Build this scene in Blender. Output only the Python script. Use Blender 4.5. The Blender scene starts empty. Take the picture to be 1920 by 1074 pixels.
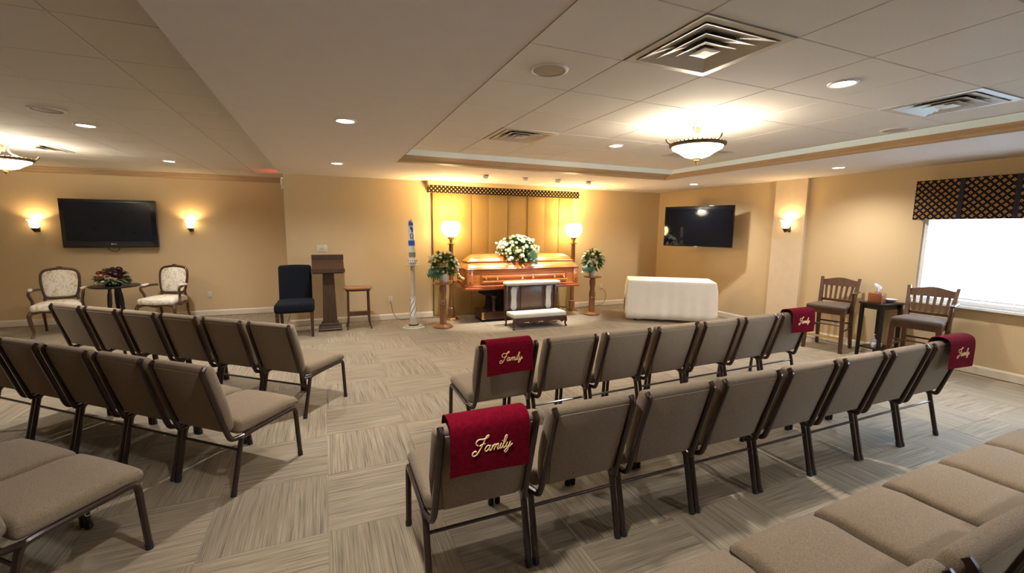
import bpy, bmesh, math, random
from mathutils import Vector, Matrix
random.seed(7)
R = math.radians
S = bpy.context.scene
COL = S.collection

# ------------------------------------------------------------------ camera, world, exposure
H = 1.643
cam_d = bpy.data.cameras.new('camera'); cam = bpy.data.objects.new('camera', cam_d); COL.objects.link(cam)
cam_d.sensor_width = 36; cam_d.lens = 823.4 / 1920 * 36; cam_d.clip_start = 0.05
r_ = Vector((0.9206, -0.3903, 0.0104)); u_ = Vector((0.0409, 0.1228, 0.9916)); f_ = Vector((0.3883, 0.9125, -0.1290))
cam.matrix_world = Matrix(((r_.x, u_.x, -f_.x, 0), (r_.y, u_.y, -f_.y, 0), (r_.z, u_.z, -f_.z, H), (0, 0, 0, 1)))
S.camera = cam
W = bpy.data.worlds.new('daylight'); S.world = W; W.use_nodes = True
W.node_tree.nodes['Background'].inputs[0].default_value = (0.55, 0.77, 1.0, 1)
W.node_tree.nodes['Background'].inputs[1].default_value = 6.5
S.view_settings.view_transform = 'Standard'; S.view_settings.look = 'None'
S.view_settings.gamma = 1; S.view_settings.use_curve_mapping = False
S.view_settings.exposure = 1.55
S.cycles.max_bounces = 8; S.cycles.diffuse_bounces = 5; S.cycles.use_denoising = True
S.cycles.sample_clamp_indirect = 6.0
CAN_E, CAN_W, BOWL_E, SCONCE_E, GLOBE_E = 8.0, 72.0, 6.0, 2.6, 12.0
WARM = (1.0, 0.74, 0.42); NEUT = (1.0, 0.95, 0.86); AMBER = (1.0, 0.70, 0.33)

# ------------------------------------------------------------------ materials
def newmat(name):
    m = bpy.data.materials.new(name); m.use_nodes = True
    return m, m.node_tree, m.node_tree.nodes['Principled BSDF']
def node(nt, kind, **kw):
    n = nt.nodes.new('ShaderNode' + kind)
    for k, v in kw.items():
        if k.startswith('i_'):
            key = k[2:]; key = int(key) if key.isdigit() else key.replace('_', ' ')
            n.inputs[key].default_value = v
        else: setattr(n, k, v)
    return n
def ramp(nt, stops):
    n = nt.nodes.new('ShaderNodeValToRGB'); e = n.color_ramp.elements
    while len(e) < len(stops): e.new(0.5)
    for el, (p, c) in zip(e, stops): el.position = p; el.color = (*c, 1)
    return n
def coords(nt, scale=(1, 1, 1), rot=(0, 0, 0), kind='Object'):
    t = node(nt, 'TexCoord'); mp = node(nt, 'Mapping'); nt.links.new(t.outputs[kind], mp.inputs[0])
    mp.inputs['Scale'].default_value = scale; mp.inputs['Rotation'].default_value = rot
    return mp
def pm(name, col, rough=0.6, metal=0.0, var=0.0, vscale=8, bump=0.0, bscale=200, coat=0.0, spec=0.5, sheen=0.0, emit=None, estr=0):
    m, nt, b = newmat(name)
    b.inputs['Base Color'].default_value = (*col, 1); b.inputs['Roughness'].default_value = rough
    b.inputs['Metallic'].default_value = metal; b.inputs['Coat Weight'].default_value = coat
    b.inputs['Coat Roughness'].default_value = 0.12; b.inputs['Specular IOR Level'].default_value = spec
    b.inputs['Sheen Weight'].default_value = sheen
    c = coords(nt)
    n = node(nt, 'TexNoise', i_Scale=vscale, i_Detail=4.0); nt.links.new(c.outputs[0], n.inputs['Vector'])
    lo = tuple(x * (1 - var) for x in col); hi = tuple(min(1, x * (1 + var)) for x in col)
    rp = ramp(nt, [(0.3, lo), (0.7, hi)]); nt.links.new(n.outputs[0], rp.inputs[0]); nt.links.new(rp.outputs[0], b.inputs['Base Color'])
    if bump:
        n2 = node(nt, 'TexNoise', i_Scale=bscale, i_Detail=2.0); nt.links.new(c.outputs[0], n2.inputs['Vector'])
        bp = node(nt, 'Bump', i_Strength=bump, i_Distance=0.002); nt.links.new(n2.outputs[0], bp.inputs['Height']); nt.links.new(bp.outputs[0], b.inputs['Normal'])
    if emit:
        b.inputs['Emission Color'].default_value = (*emit, 1); b.inputs['Emission Strength'].default_value = estr
    return m
def wood(name, c1, c2, scale=(3, 30, 30), rough=0.35, coat=0.4):
    m, nt, b = newmat(name)
    c = coords(nt, scale)
    n = node(nt, 'TexNoise', i_Scale=1.6, i_Detail=6.0, i_Distortion=0.8); nt.links.new(c.outputs[0], n.inputs['Vector'])
    rp = ramp(nt, [(0.3, c1), (0.7, c2)]); nt.links.new(n.outputs[0], rp.inputs[0]); nt.links.new(rp.outputs[0], b.inputs['Base Color'])
    b.inputs['Roughness'].default_value = rough; b.inputs['Coat Weight'].default_value = coat; b.inputs['Coat Roughness'].default_value = 0.15
    return m
def tweed(name, dark, light, scale=260, bump=0.5, sheen=0.3, rough=0.95):
    m, nt, b = newmat(name)
    c = coords(nt)
    n = node(nt, 'TexNoise', i_Scale=scale, i_Detail=3.0, i_Roughness=0.7); nt.links.new(c.outputs[0], n.inputs['Vector'])
    rp = ramp(nt, [(0.36, dark), (0.64, light)]); nt.links.new(n.outputs[0], rp.inputs[0]); nt.links.new(rp.outputs[0], b.inputs['Base Color'])
    bp = node(nt, 'Bump', i_Strength=bump, i_Distance=0.003); nt.links.new(n.outputs[0], bp.inputs['Height']); nt.links.new(bp.outputs[0], b.inputs['Normal'])
    b.inputs['Roughness'].default_value = rough; b.inputs['Sheen Weight'].default_value = sheen; b.inputs['Specular IOR Level'].default_value = 0.2
    return m
def carpet_mat():
    m, nt, b = newmat('carpet')
    c = coords(nt, kind='UV'); oi = node(nt, 'ObjectInfo')
    ad = node(nt, 'VectorMath', operation='MULTIPLY_ADD'); comb = node(nt, 'CombineXYZ')
    mu = node(nt, 'Math', operation='MULTIPLY', i_1=37.0); nt.links.new(oi.outputs['Random'], mu.inputs[0])
    for k in range(3): nt.links.new(mu.outputs[0], comb.inputs[k])
    ad.inputs[1].default_value = (1, 1, 1); nt.links.new(c.outputs[0], ad.inputs[0]); nt.links.new(comb.outputs[0], ad.inputs[2])
    def streak(sx, sy, det):
        mp = node(nt, 'Mapping'); mp.inputs['Scale'].default_value = (sx, sy, 1); nt.links.new(ad.outputs[0], mp.inputs[0])
        n = node(nt, 'TexNoise', i_Scale=1.0, i_Detail=det, i_Roughness=0.6); nt.links.new(mp.outputs[0], n.inputs['Vector']); return n
    a = streak(185, 3.0, 2.0); d = streak(45, 1.6, 3.0)
    mx = node(nt, 'Math', operation='MULTIPLY_ADD', i_1=0.62); nt.links.new(a.outputs[0], mx.inputs[0])
    m2 = node(nt, 'Math', operation='MULTIPLY', i_1=0.38); nt.links.new(d.outputs[0], m2.inputs[0]); nt.links.new(m2.outputs[0], mx.inputs[2])
    rp = ramp(nt, [(0.36, (0.085, 0.069, 0.044)), (0.43, (0.180, 0.138, 0.088)), (0.53, (0.240, 0.188, 0.122)), (0.65, (0.33, 0.266, 0.181))])
    nt.links.new(mx.outputs[0], rp.inputs[0])
    hv = node(nt, 'HueSaturation'); mr = node(nt, 'MapRange', i_3=0.9, i_4=1.08); nt.links.new(oi.outputs['Random'], mr.inputs[0])
    nt.links.new(mr.outputs[0], hv.inputs['Value']); nt.links.new(rp.outputs[0], hv.inputs['Color']); nt.links.new(hv.outputs[0], b.inputs['Base Color'])
    bp = node(nt, 'Bump', i_Strength=0.5, i_Distance=0.004); nt.links.new(mx.outputs[0], bp.inputs['Height']); nt.links.new(bp.outputs[0], b.inputs['Normal'])
    b.inputs['Roughness'].default_value = 0.75; b.inputs['Sheen Weight'].default_value = 0.15
    return m
def lattice_mat(name, ground, fig, heart, pitch, r_out, r_in, kind='UV', rot=45, invert=False):
    """square lattice turned by 45 degrees: woven diamonds with a dark heart"""
    m, nt, b = newmat(name)
    if kind == 'UV': c = coords(nt, (1 / pitch, 1 / pitch, 1), (0, 0, R(rot)), kind)
    else:   # upholstery: x against height plus depth, so that seat and back both show the weave
        tc_ = node(nt, 'TexCoord'); sx_ = node(nt, 'SeparateXYZ'); nt.links.new(tc_.outputs[kind], sx_.inputs[0]); ad_ = node(nt, 'Math', operation='ADD'); cb_ = node(nt, 'CombineXYZ')
        nt.links.new(sx_.outputs[1], ad_.inputs[0]); nt.links.new(sx_.outputs[2], ad_.inputs[1]); nt.links.new(sx_.outputs[0], cb_.inputs[0]); nt.links.new(ad_.outputs[0], cb_.inputs[1])
        c = node(nt, 'Mapping'); c.inputs['Scale'].default_value = (1 / pitch, 1 / pitch, 1); c.inputs['Rotation'].default_value = (0, 0, R(rot)); nt.links.new(cb_.outputs[0], c.inputs[0])
    fr = node(nt, 'VectorMath', operation='FRACTION'); nt.links.new(c.outputs[0], fr.inputs[0])
    sb = node(nt, 'VectorMath', operation='SUBTRACT'); sb.inputs[1].default_value = (.5, .5, 0); nt.links.new(fr.outputs[0], sb.inputs[0])
    ab = node(nt, 'VectorMath', operation='ABSOLUTE'); nt.links.new(sb.outputs[0], ab.inputs[0])
    sp = node(nt, 'SeparateXYZ'); nt.links.new(ab.outputs[0], sp.inputs[0])
    mx = node(nt, 'Math', operation='MAXIMUM'); nt.links.new(sp.outputs[0], mx.inputs[0]); nt.links.new(sp.outputs[1], mx.inputs[1])
    rp = ramp(nt, [(0, heart), (r_in, fig), (r_out, ground)]); rp.color_ramp.interpolation = 'CONSTANT'
    nt.links.new(mx.outputs[0], rp.inputs[0]); nt.links.new(rp.outputs[0], b.inputs['Base Color'])
    b.inputs['Roughness'].default_value = 0.85; b.inputs['Specular IOR Level'].default_value = 0.15
    return m
def brocade():
    m, nt, b = newmat('brocade')
    c = coords(nt)
    v = node(nt, 'TexVoronoi', feature='DISTANCE_TO_EDGE', i_Scale=9.0); n = node(nt, 'TexNoise', i_Scale=14.0, i_Detail=3.0)
    ds = node(nt, 'MixRGB'); ds.inputs[0].default_value = 0.25
    nt.links.new(c.outputs[0], n.inputs['Vector']); nt.links.new(c.outputs[0], ds.inputs[1]); nt.links.new(n.outputs[1], ds.inputs[2]); nt.links.new(ds.outputs[0], v.inputs['Vector'])
    rp = ramp(nt, [(0.0, (0.42, 0.36, 0.28)), (0.035, (0.66, 0.60, 0.50)), (0.06, (0.74, 0.69, 0.59))]); nt.links.new(v.outputs[0], rp.inputs[0])
    n2 = node(nt, 'TexNoise', i_Scale=11.0); nt.links.new(c.outputs[0], n2.inputs['Vector'])
    r2 = ramp(nt, [(0.56, (1, 1, 1)), (0.68, (0.80, 0.66, 0.40))]); nt.links.new(n2.outputs[0], r2.inputs[0])
    mu = node(nt, 'MixRGB', blend_type='MULTIPLY'); mu.inputs[0].default_value = 1; nt.links.new(rp.outputs[0], mu.inputs[1]); nt.links.new(r2.outputs[0], mu.inputs[2])
    nt.links.new(mu.outputs[0], b.inputs['Base Color']); b.inputs['Roughness'].default_value = 0.85
    return m
def caning():
    m, nt, b = newmat('lattice_insert')
    c = coords(nt, (1 / 0.013, 1 / 0.013, 1 / 0.013), (0, R(45), 0))
    ch = node(nt, 'TexChecker', i_Scale=1.0); ch.inputs['Color1'].default_value = (0.72, 0.68, 0.62, 1); ch.inputs['Color2'].default_value = (0.36, 0.31, 0.27, 1)
    nt.links.new(c.outputs[0], ch.inputs['Vector']); nt.links.new(ch.outputs[0], b.inputs['Base Color']); b.inputs['Roughness'].default_value = 0.7
    return m
def glassm():
    m, nt, b = newmat('window_glass')
    nt.nodes.remove(b); t = node(nt, 'BsdfTransparent'); g = node(nt, 'BsdfGlossy', i_Roughness=0.02); mx = node(nt, 'MixShader'); mx.inputs[0].default_value = 0.06
    nt.links.new(t.outputs[0], mx.inputs[1]); nt.links.new(g.outputs[0], mx.inputs[2]); nt.links.new(mx.outputs[0], nt.nodes['Material Output'].inputs[0])
    return m
M = dict(
    wall=tweed('wall_covering', (0.54, 0.405, 0.235), (0.625, 0.475, 0.285), 120, 0.12, 0.0, 0.8),
    pil=pm('pilaster_paint', (0.68, 0.55, 0.39), 0.7, var=0.03),
    soffit=pm('soffit_paint', (0.69, 0.65, 0.63), 0.85, var=0.02, bump=0.1, bscale=60),
    tile=pm('ceiling_tile_board', (0.62, 0.585, 0.535), 0.9, var=0.03, vscale=120, bump=0.35, bscale=220),
    tbar=pm('ceiling_grid_metal', (0.24, 0.205, 0.165), 0.5, var=0.02),
    cove=pm('cove_daylight_tint', (0.74, 0.90, 1.0), 0.5, var=0.02),  # white cove with a cool daylight cast put into its colour
    crown=wood('crown_tan', (0.34, 0.225, 0.125), (0.41, 0.275, 0.155), (2, 2, 20), 0.5, 0.1),
    base=pm('baseboard_paint', (0.66, 0.58, 0.46), 0.45, var=0.03),
    carpet=carpet_mat(),
    fabric=tweed('chair_tweed', (0.138, 0.098, 0.062), (0.292, 0.219, 0.147), 330, 0.6, 0.1),
    frame=pm('bronze_frame_enamel', (0.028, 0.0125, 0.0095), 0.28, 0.25, var=0.25, vscale=90, bump=0.15, bscale=300, coat=0.3),
    rubber=pm('black_rubber', (0.012, 0.011, 0.013), 0.6, var=0.1),
    steel=pm('bright_steel', (0.62, 0.60, 0.57), 0.25, 1.0, var=0.05),
    velvet=pm('burgundy_velvet', (0.120, 0.0022, 0.010), 1.0, var=0.25, vscale=60, bump=0.3, bscale=500, spec=0.05),
    thread=pm('gold_embroidery', (0.85, 0.62, 0.30), 0.5, var=0.1, vscale=300),
    casket=wood('casket_cherry', (0.38, 0.105, 0.020), (0.56, 0.18, 0.040), (1.2, 14, 14), 0.22, 0.7),
    casketd=wood('casket_moulding', (0.27, 0.065, 0.018), (0.38, 0.10, 0.028), (1.2, 14, 14), 0.22, 0.7),
    brass=pm('brass', (0.72, 0.50, 0.22), 0.25, 1.0, var=0.1),
    mahog=wood('dark_mahogany', (0.036, 0.011, 0.007), (0.080, 0.026, 0.014), (3, 25, 25), 0.32, 0.25),
    walnut=wood('dark_walnut', (0.032, 0.0135, 0.005), (0.066, 0.030, 0.012), (25, 25, 3), 0.5, 0.05),
    oak=wood('turned_oak', (0.15, 0.055, 0.017), (0.24, 0.095, 0.032), (25, 25, 3), 0.32, 0.25),
    stoolw=wood('stool_cherry', (0.24, 0.095, 0.030), (0.36, 0.155, 0.055), (5, 25, 25), 0.35, 0.4),
    barw=wood('bar_chair_wood', (0.046, 0.0145, 0.004), (0.090, 0.031, 0.009), (20, 20, 4), 0.35, 0.15),
    kpanel=wood('panelled_walnut', (0.085, 0.042, 0.020), (0.13, 0.068, 0.034), (25, 25, 3), 0.4, 0.15),
    espresso=pm('espresso_lacquer', (0.012, 0.0065, 0.0055), 0.35, var=0.2, spec=0.35),
    barseat=tweed('bar_seat_fabric', (0.060, 0.040, 0.029), (0.11, 0.075, 0.057), 300, 0.3, 0.1, 0.7),
    blackv=pm('black_velvet', (0.008, 0.008, 0.010), 0.95, var=0.2),
    navy=lattice_mat('navy_dotted_fabric', (0.0025, 0.0035, 0.007), (0.050, 0.056, 0.070), (0.050, 0.056, 0.070), 0.024, 0.16, 0.05, 'Object'),
    ivory=pm('ivory_vinyl', (0.50, 0.455, 0.39), 0.55, var=0.03),
    cane=caning(), brocade=brocade(),
    wframe=wood('carved_walnut', (0.038, 0.016, 0.007), (0.085, 0.037, 0.016), (14, 14, 14), 0.32, 0.25),
    linen=pm('white_linen', (0.84, 0.80, 0.72), 0.9, var=0.02, bump=0.2, bscale=400),
    tvblk=pm('tv_bezel_gloss', (0.006, 0.006, 0.008), 0.12, var=0.1, coat=0.6),
    screen=pm('tv_screen', (0.003, 0.004, 0.007), 0.04, var=0.1),
    screenm=pm('tv_screen_satin', (0.010, 0.013, 0.022), 0.22, var=0.1),
    silver=pm('silver_print', (0.55, 0.55, 0.55), 0.4, var=0.05),
    white=pm('white_enamel', (0.72, 0.70, 0.66), 0.4, var=0.02),
    vinyl=pm('white_vinyl', (0.78, 0.79, 0.80), 0.4, var=0.02),
    plate=pm('ivory_plate', (0.60, 0.54, 0.43), 0.4, var=0.02),
    dark=pm('dark_hole', (0.01, 0.01, 0.01), 0.8, var=0.1),
    cord=pm('brown_cord', (0.06, 0.035, 0.02), 0.5, var=0.1),
    louver=pm('louver_metal', (0.46, 0.43, 0.385), 0.48, 0.35, var=0.06),
    grille=pm('speaker_grille', (0.30, 0.255, 0.20), 0.6, 0.2, var=0.15, vscale=600),
    bronze=pm('aged_bronze', (0.085, 0.055, 0.032), 0.4, 0.7, var=0.35, vscale=60),
    panel=tweed('panel_fabric', (0.40, 0.265, 0.095), (0.48, 0.325, 0.125), 150, 0.25, 0.1, 0.85),
    edge=pm('panel_edge_dark', (0.10, 0.065, 0.03), 0.8, var=0.1),  # dark brown for the panel edge strips and the track
    trellis=lattice_mat('trellis_fabric', (0.016, 0.010, 0.010), (0.50, 0.35, 0.14), (0.50, 0.35, 0.14), 0.052, 0.23, 0.1),
    diamond=lattice_mat('diamond_fabric', (0.010, 0.008, 0.012), (0.40, 0.21, 0.065), (0.05, 0.016, 0.012), 0.0535, 0.27, 0.09),
    tab=pm('navy_band_fabric', (0.008, 0.009, 0.020), 0.8, var=0.2),
    rose=pm('ivory_rose_petal', (0.72, 0.69, 0.55), 0.7, var=0.06, vscale=30),
    bud=pm('cream_bud', (0.70, 0.66, 0.40), 0.7, var=0.08, vscale=30),
    leaf=pm('green_leaf', (0.050, 0.115, 0.024), 0.5, var=0.5, vscale=12),
    palm=pm('deep_green_leaf', (0.018, 0.060, 0.026), 0.4, var=0.4, vscale=10),
    orange=pm('orange_petal', (0.26, 0.065, 0.018), 0.7, var=0.3), plum=pm('plum_petal', (0.060, 0.014, 0.026), 0.7, var=0.3),
    peach=pm('peach_petal', (0.34, 0.16, 0.075), 0.7, var=0.2), sage=pm('sage_leaf', (0.10, 0.105, 0.055), 0.7, var=0.4),
    pot=pm('white_ceramic', (0.62, 0.57, 0.52), 0.35, var=0.03),
    candle=pm('candle_wax', (0.62, 0.58, 0.48), 0.5, var=0.03), blue=pm('blue_wax', (0.012, 0.075, 0.40), 0.5, var=0.1), greyp=pm('grey_wax', (0.20, 0.18, 0.16), 0.6, var=0.4, vscale=60),
    cream=pm('cream_enamel', (0.46, 0.42, 0.32), 0.45, var=0.1), tissue=pm('tissue_paper', (0.80, 0.80, 0.80), 0.9, var=0.02),
    boxw=wood('tissue_box_wood', (0.20, 0.055, 0.018), (0.30, 0.09, 0.030), (4, 20, 20), 0.35, 0.4),
    clear=pm('frosted_dish_glass', (0.60, 0.63, 0.66), 0.15, var=0.05),
    lens=pm('downlight_lens', (0.9, 0.9, 0.9), 0.5, emit=(1.0, 0.97, 0.92), estr=CAN_E),
    bowl=pm('lit_alabaster_glass', (0.9, 0.8, 0.6), 0.4, emit=(1.0, 0.80, 0.50), estr=BOWL_E),
    scon=pm('lit_sconce_glass', (0.9, 0.8, 0.6), 0.4, emit=(1.0, 0.72, 0.36), estr=SCONCE_E),
    globe=pm('lit_globe_glass', (0.9, 0.8, 0.6), 0.4, emit=(1.0, 0.74, 0.36), estr=GLOBE_E),
    exitr=pm('exit_sign_red', (0.6, 0.02, 0.02), 0.4, emit=(1.0, 0.03, 0.03), estr=5.0),
    glass=glassm(),
)

# ------------------------------------------------------------------ mesh helpers
class MB:
    def __init__(s): s.v = []; s.f = []; s.uv = None
    def add(s, vs, fs, xf=None, fn=None):
        o = len(s.v)
        for p in vs:
            p = Vector(p)
            if fn: p = Vector(fn(p))
            if xf is not None: p = xf @ p
            s.v.append(tuple(p))
        s.f += [tuple(i + o for i in f) for f in fs]; return s
    def box(s, x0, x1, y0, y1, z0, z1, xf=None):
        return s.add([(x0, y0, z0), (x1, y0, z0), (x1, y1, z0), (x0, y1, z0), (x0, y0, z1), (x1, y0, z1), (x1, y1, z1), (x0, y1, z1)],
                     [(3, 2, 1, 0), (4, 5, 6, 7), (0, 1, 5, 4), (1, 2, 6, 5), (2, 3, 7, 6), (3, 0, 4, 7)], xf)
    def rbox(s, cx, cy, cz, sx, sy, sz, r, n=2, fn=None, xf=None, k=(0.0, 0.3, 1.0)):
        """rounded box; fn deforms the centred point"""
        h = (sx / 2, sy / 2, sz / 2); r = min(r, *[q * 0.999 for q in h]); ax = []
        for q in h:
            a = [-q + r * t for t in k]; inner = [(-q + r) + (2 * q - 2 * r) * i / (n + 1) for i in range(1, n + 1)] if q - r > 1e-4 else []
            b = [-t for t in reversed(a)]
            c = a + inner + b; c2 = []
            for t in c:
                if not c2 or abs(t - c2[-1]) > 1e-6: c2.append(t)
            ax.append(c2)
        ids = {}; vs = []; fs = []
        def vid(i, j, l):
            key = (i, j, l)
            if key not in ids:
                p = [ax[0][i], ax[1][j], ax[2][l]]
                q = Vector([max(-h[d] + r, min(h[d] - r, p[d])) for d in range(3)]); dlt = Vector(p) - q
                if dlt.length > 1e-9: q = q + dlt.normalized() * r
                ids[key] = len(vs); vs.append(q)
            return ids[key]
        N = [len(a) - 1 for a in ax]
        for d in range(3):
            e, g = [(1, 2), (2, 0), (0, 1)][d]
            for side in (0, N[d]):
                for i in range(N[e]):
                    for j in range(N[g]):
                        q = []
                        for (a, b) in ((i, j), (i + 1, j), (i + 1, j + 1), (i, j + 1)):
                            t = [0, 0, 0]; t[d] = side; t[e] = a; t[g] = b; q.append(vid(*t))
                        fs.append(tuple(q if side else q[::-1]))
        T = Matrix.Translation((cx, cy, cz)); 
        return s.add(vs, fs, (xf @ T) if xf is not None else T, fn)
    def lathe(s, prof, x=0, y=0, n=20, ph=0.0, sq=None, xf=None):
        vs = []; fs = []; rings = []
        for (r, z) in prof:
            if r < 1e-6: rings.append([len(vs)]); vs.append((x, y, z))
            else:
                ids = []
                for i in range(n):
                    a = ph + 2 * math.pi * i / n; rr = r if sq is None else r * sq(a)
                    ids.append(len(vs)); vs.append((x + rr * math.cos(a), y + rr * math.sin(a), z))
                rings.append(ids)
        for a, b in zip(rings, rings[1:]):
            if len(a) == 1 and len(b) == 1: continue
            for i in range(n):
                j = (i + 1) % n
                if len(a) == 1: fs.append((a[0], b[j], b[i]))
                elif len(b) == 1: fs.append((a[i], a[j], b[0]))
                else: fs.append((a[i], a[j], b[j], b[i]))
        return s.add(vs, fs, xf)
    def tube(s, pts, rad, n=8, cap=True, flat=1.0, xf=None, up=(0, 0, 1)):
        pts = [Vector(p) for p in pts]; rad = rad if isinstance(rad, (list, tuple)) else [rad] * len(pts)
        vs = []; fs = []; prev = None
        for i, p in enumerate(pts):
            t = (pts[min(i + 1, len(pts) - 1)] - pts[max(i - 1, 0)]).normalized()
            if prev is None:
                a = t.cross(Vector(up))
                if a.length < 1e-3: a = t.cross(Vector((1, 0, 0)))
            else: a = prev - t * prev.dot(t)
            a.normalize(); b = t.cross(a); prev = a
            for k in range(n):
                th = 2 * math.pi * (k + 0.5) / n; vs.append(p + (a * math.cos(th) + b * math.sin(th) * flat) * rad[i])
        for i in range(len(pts) - 1):
            for k in range(n):
                l = (k + 1) % n; fs.append((i * n + k, i * n + l, (i + 1) * n + l, (i + 1) * n + k))
        if cap: fs.append(tuple(range(n))[::-1]); fs.append(tuple((len(pts) - 1) * n + k for k in range(n)))
        return s.add(vs, fs, xf)
    def loft(s, rings, cap=True, xf=None):
        n = len(rings[0]); vs = [p for r in rings for p in r]; fs = []
        for i in range(len(rings) - 1):
            for k in range(n):
                l = (k + 1) % n; fs.append((i * n + k, i * n + l, (i + 1) * n + l, (i + 1) * n + k))
        if cap: fs.append(tuple(range(n))[::-1]); fs.append(tuple((len(rings) - 1) * n + k for k in range(n)))
        return s.add(vs, fs, xf)
    def prism(s, outline, axis, a, b, xf=None):
        """2-D outline extruded along axis x, y or z between a and b"""
        def P(p, t): return {'x': (t, p[0], p[1]), 'y': (p[0], t, p[1]), 'z': (p[0], p[1], t)}[axis]
        return s.loft([[P(p, a) for p in outline], [P(p, b) for p in outline]], True, xf)
    def mesh(s, name, mat, smooth=35):
        me = bpy.data.meshes.new(name); me.from_pydata(s.v, [], s.f); me.materials.append(mat)
        bm = bmesh.new(); bm.from_mesh(me); bmesh.ops.recalc_face_normals(bm, faces=bm.faces); bm.to_mesh(me); bm.free()
        if s.uv:
            l = me.uv_layers.new(name='UVMap')
            for poly in me.polygons:
                for li in poly.loop_indices: l.data[li].uv = s.uv(Vector(me.vertices[me.loops[li].vertex_index].co), poly.normal)
        if smooth:
            me.polygons.foreach_set('use_smooth', [True] * len(me.polygons)); me.set_sharp_from_angle(angle=R(smooth))
        return me
    def build(s, name, mat, parent=None, loc=(0, 0, 0), rz=0, smooth=35):
        return inst(name, s.mesh(name, mat, smooth), parent, loc, rz)
def inst(name, me, parent=None, loc=(0, 0, 0), rz=0, sc=None, rot=None):
    o = bpy.data.objects.new(name, me); COL.objects.link(o); o.parent = parent; o.location = loc
    o.rotation_euler = rot if rot is not None else (0, 0, rz)
    if sc is not None: o.scale = sc if isinstance(sc, tuple) else (sc, sc, sc)
    return o
def tag(o, label=None, cat=None, group=None, kind=None):
    for k, v in (('label', label), ('category', cat), ('group', group), ('kind', kind)):
        if v: o[k] = v
    return o
def thing(name, label, cat, loc=(0, 0, 0), rz=0, group=None):
    return tag(inst(name, None, None, loc, rz), label, cat, group)
def kids(o): return [c for c in COL.objects if c.parent == o]
def copy_tree(o, parent=None, loc=None, rz=None):
    c = o.copy(); COL.objects.link(c); c.parent = parent
    if loc is not None: c.location = loc
    if rz is not None: c.rotation_euler = (0, 0, rz)
    for ch in TREE.get(o.name) or kids(o): copy_tree(ch, c)
    return c
TREE = {}
def freeze(o):
    TREE[o.name] = kids(o)
    for c in TREE[o.name]: freeze(c)
def struct(name, mb, mat, parent=None, smooth=35):
    o = mb.build(name, mat, parent, smooth=smooth); o['kind'] = 'structure'; return o
def arc(c, r, a0, a1, n, plane='yz', x=0):
    out = []
    for i in range(n + 1):
        a = R(a0 + (a1 - a0) * i / n); p, q = c[0] + r * math.cos(a), c[1] + r * math.sin(a)
        out.append({'yz': (x, p, q), 'xz': (p, x, q), 'xy': (p, q, x)}[plane])
    return out
def fillet(pts, r, n=5):
    pts = [Vector(p) for p in pts]; out = [pts[0]]
    for a, b, c in zip(pts, pts[1:], pts[2:]):
        d1 = (a - b); d2 = (c - b); rr = min(r, d1.length * 0.48, d2.length * 0.48)
        p = b + d1.normalized() * rr; q = b + d2.normalized() * rr
        for i in range(n + 1):
            t = i / n; out.append((1 - t) ** 2 * p + 2 * t * (1 - t) * b + t * t * q)
    return out + [pts[-1]]
def spline(pts, n=6):
    P = [Vector(p) for p in pts]; P = [P[0] * 2 - P[1]] + P + [P[-1] * 2 - P[-2]]; out = []
    for a, b, c, d in zip(P, P[1:], P[2:], P[3:]):
        for i in range(n):
            t = i / n; out.append(0.5 * (2 * b + (c - a) * t + (2 * a - 5 * b + 4 * c - d) * t * t + (3 * b - a - 3 * c + d) * t ** 3))
    return out + [P[-2]]
def rect(hx, hy, z, cx=0, cy=0): return [(cx - hx, cy - hy, z), (cx + hx, cy - hy, z), (cx + hx, cy + hy, z), (cx - hx, cy + hy, z)]
def rrect(hx, hy, z, r, n=3, cx=0, cy=0):
    out = []
    for (sx, sy, a0) in ((1, 1, 0), (-1, 1, 90), (-1, -1, 180), (1, -1, 270)):
        for i in range(n + 1):
            a = R(a0 + 90 * i / n); out.append((cx + sx * (hx - r) + r * math.cos(a), cy + sy * (hy - r) + r * math.sin(a), z))
    return out

# ------------------------------------------------------------------ the room
XR, YB, YL, XC, XW, YN = 7.05, 8.05, 9.55, -0.577, -6.6, -3.6
ZS, ZT, ZL, ZTOP = 2.49, 2.608, 2.56, 2.80
SX0 = -0.62
TRAY_B = (0.90, 5.30, 0.45, 5.95); TRAY_M = (0.902, 5.22, 0.66, 5.74); TRAY_T = (0.904, 5.15, 0.80, 5.60)
CT = 0.6096
fl = MB().box(XW, XR, YN, YL, -0.12, -0.008); fl.uv = lambda p, n: (p.x, p.y)
floor = struct('floor', fl, M['carpet'], smooth=0)
tmb = MB().box(-CT / 2 + .0008, CT / 2 - .0008, -CT / 2 + .0008, CT / 2 - .0008, -0.008, 0.0); tmb.uv = lambda p, n: (p.x, p.y)
tile_me = tmb.mesh('carpet_tile', M['carpet'], 0)
for i in range(-8, 12):
    for j in range(-5, 11):
        cx, cy = -0.0456 + CT * (i + .5), 3.016 + CT * (j + .5)
        if cx + CT / 2 > XR + .01 or (cx > XC and cy + CT / 2 > YB + .02) or cy + CT / 2 > YL + .01: continue
        if cy < 5 and cx < -0.9 * cy - 1.2: continue
        inst('carpet_tile', tile_me, floor, (cx, cy, 0), 0 if (i + j) % 2 == 0 else R(90))
struct('wall_back', MB().box(XC, XR + .15, YB, YB + .15, -.12, ZTOP), M['wall'], smooth=0)
struct('wall_return', MB().box(XC, XC + .15, YB + .15, YL + .15, -.12, ZTOP), M['wall'], smooth=0)
struct('wall_alcove', MB().box(XW - .15, XC, YL, YL + .15, -.12, ZTOP), M['wall'], smooth=0)
struct('wall_left', MB().box(XW - .15, XW, YN - .15, YL, -.12, ZTOP), M['wall'], smooth=0)
struct('wall_rear', MB().box(XW, XR, YN - .15, YN, -.12, ZTOP), M['wall'], smooth=0)
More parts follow.
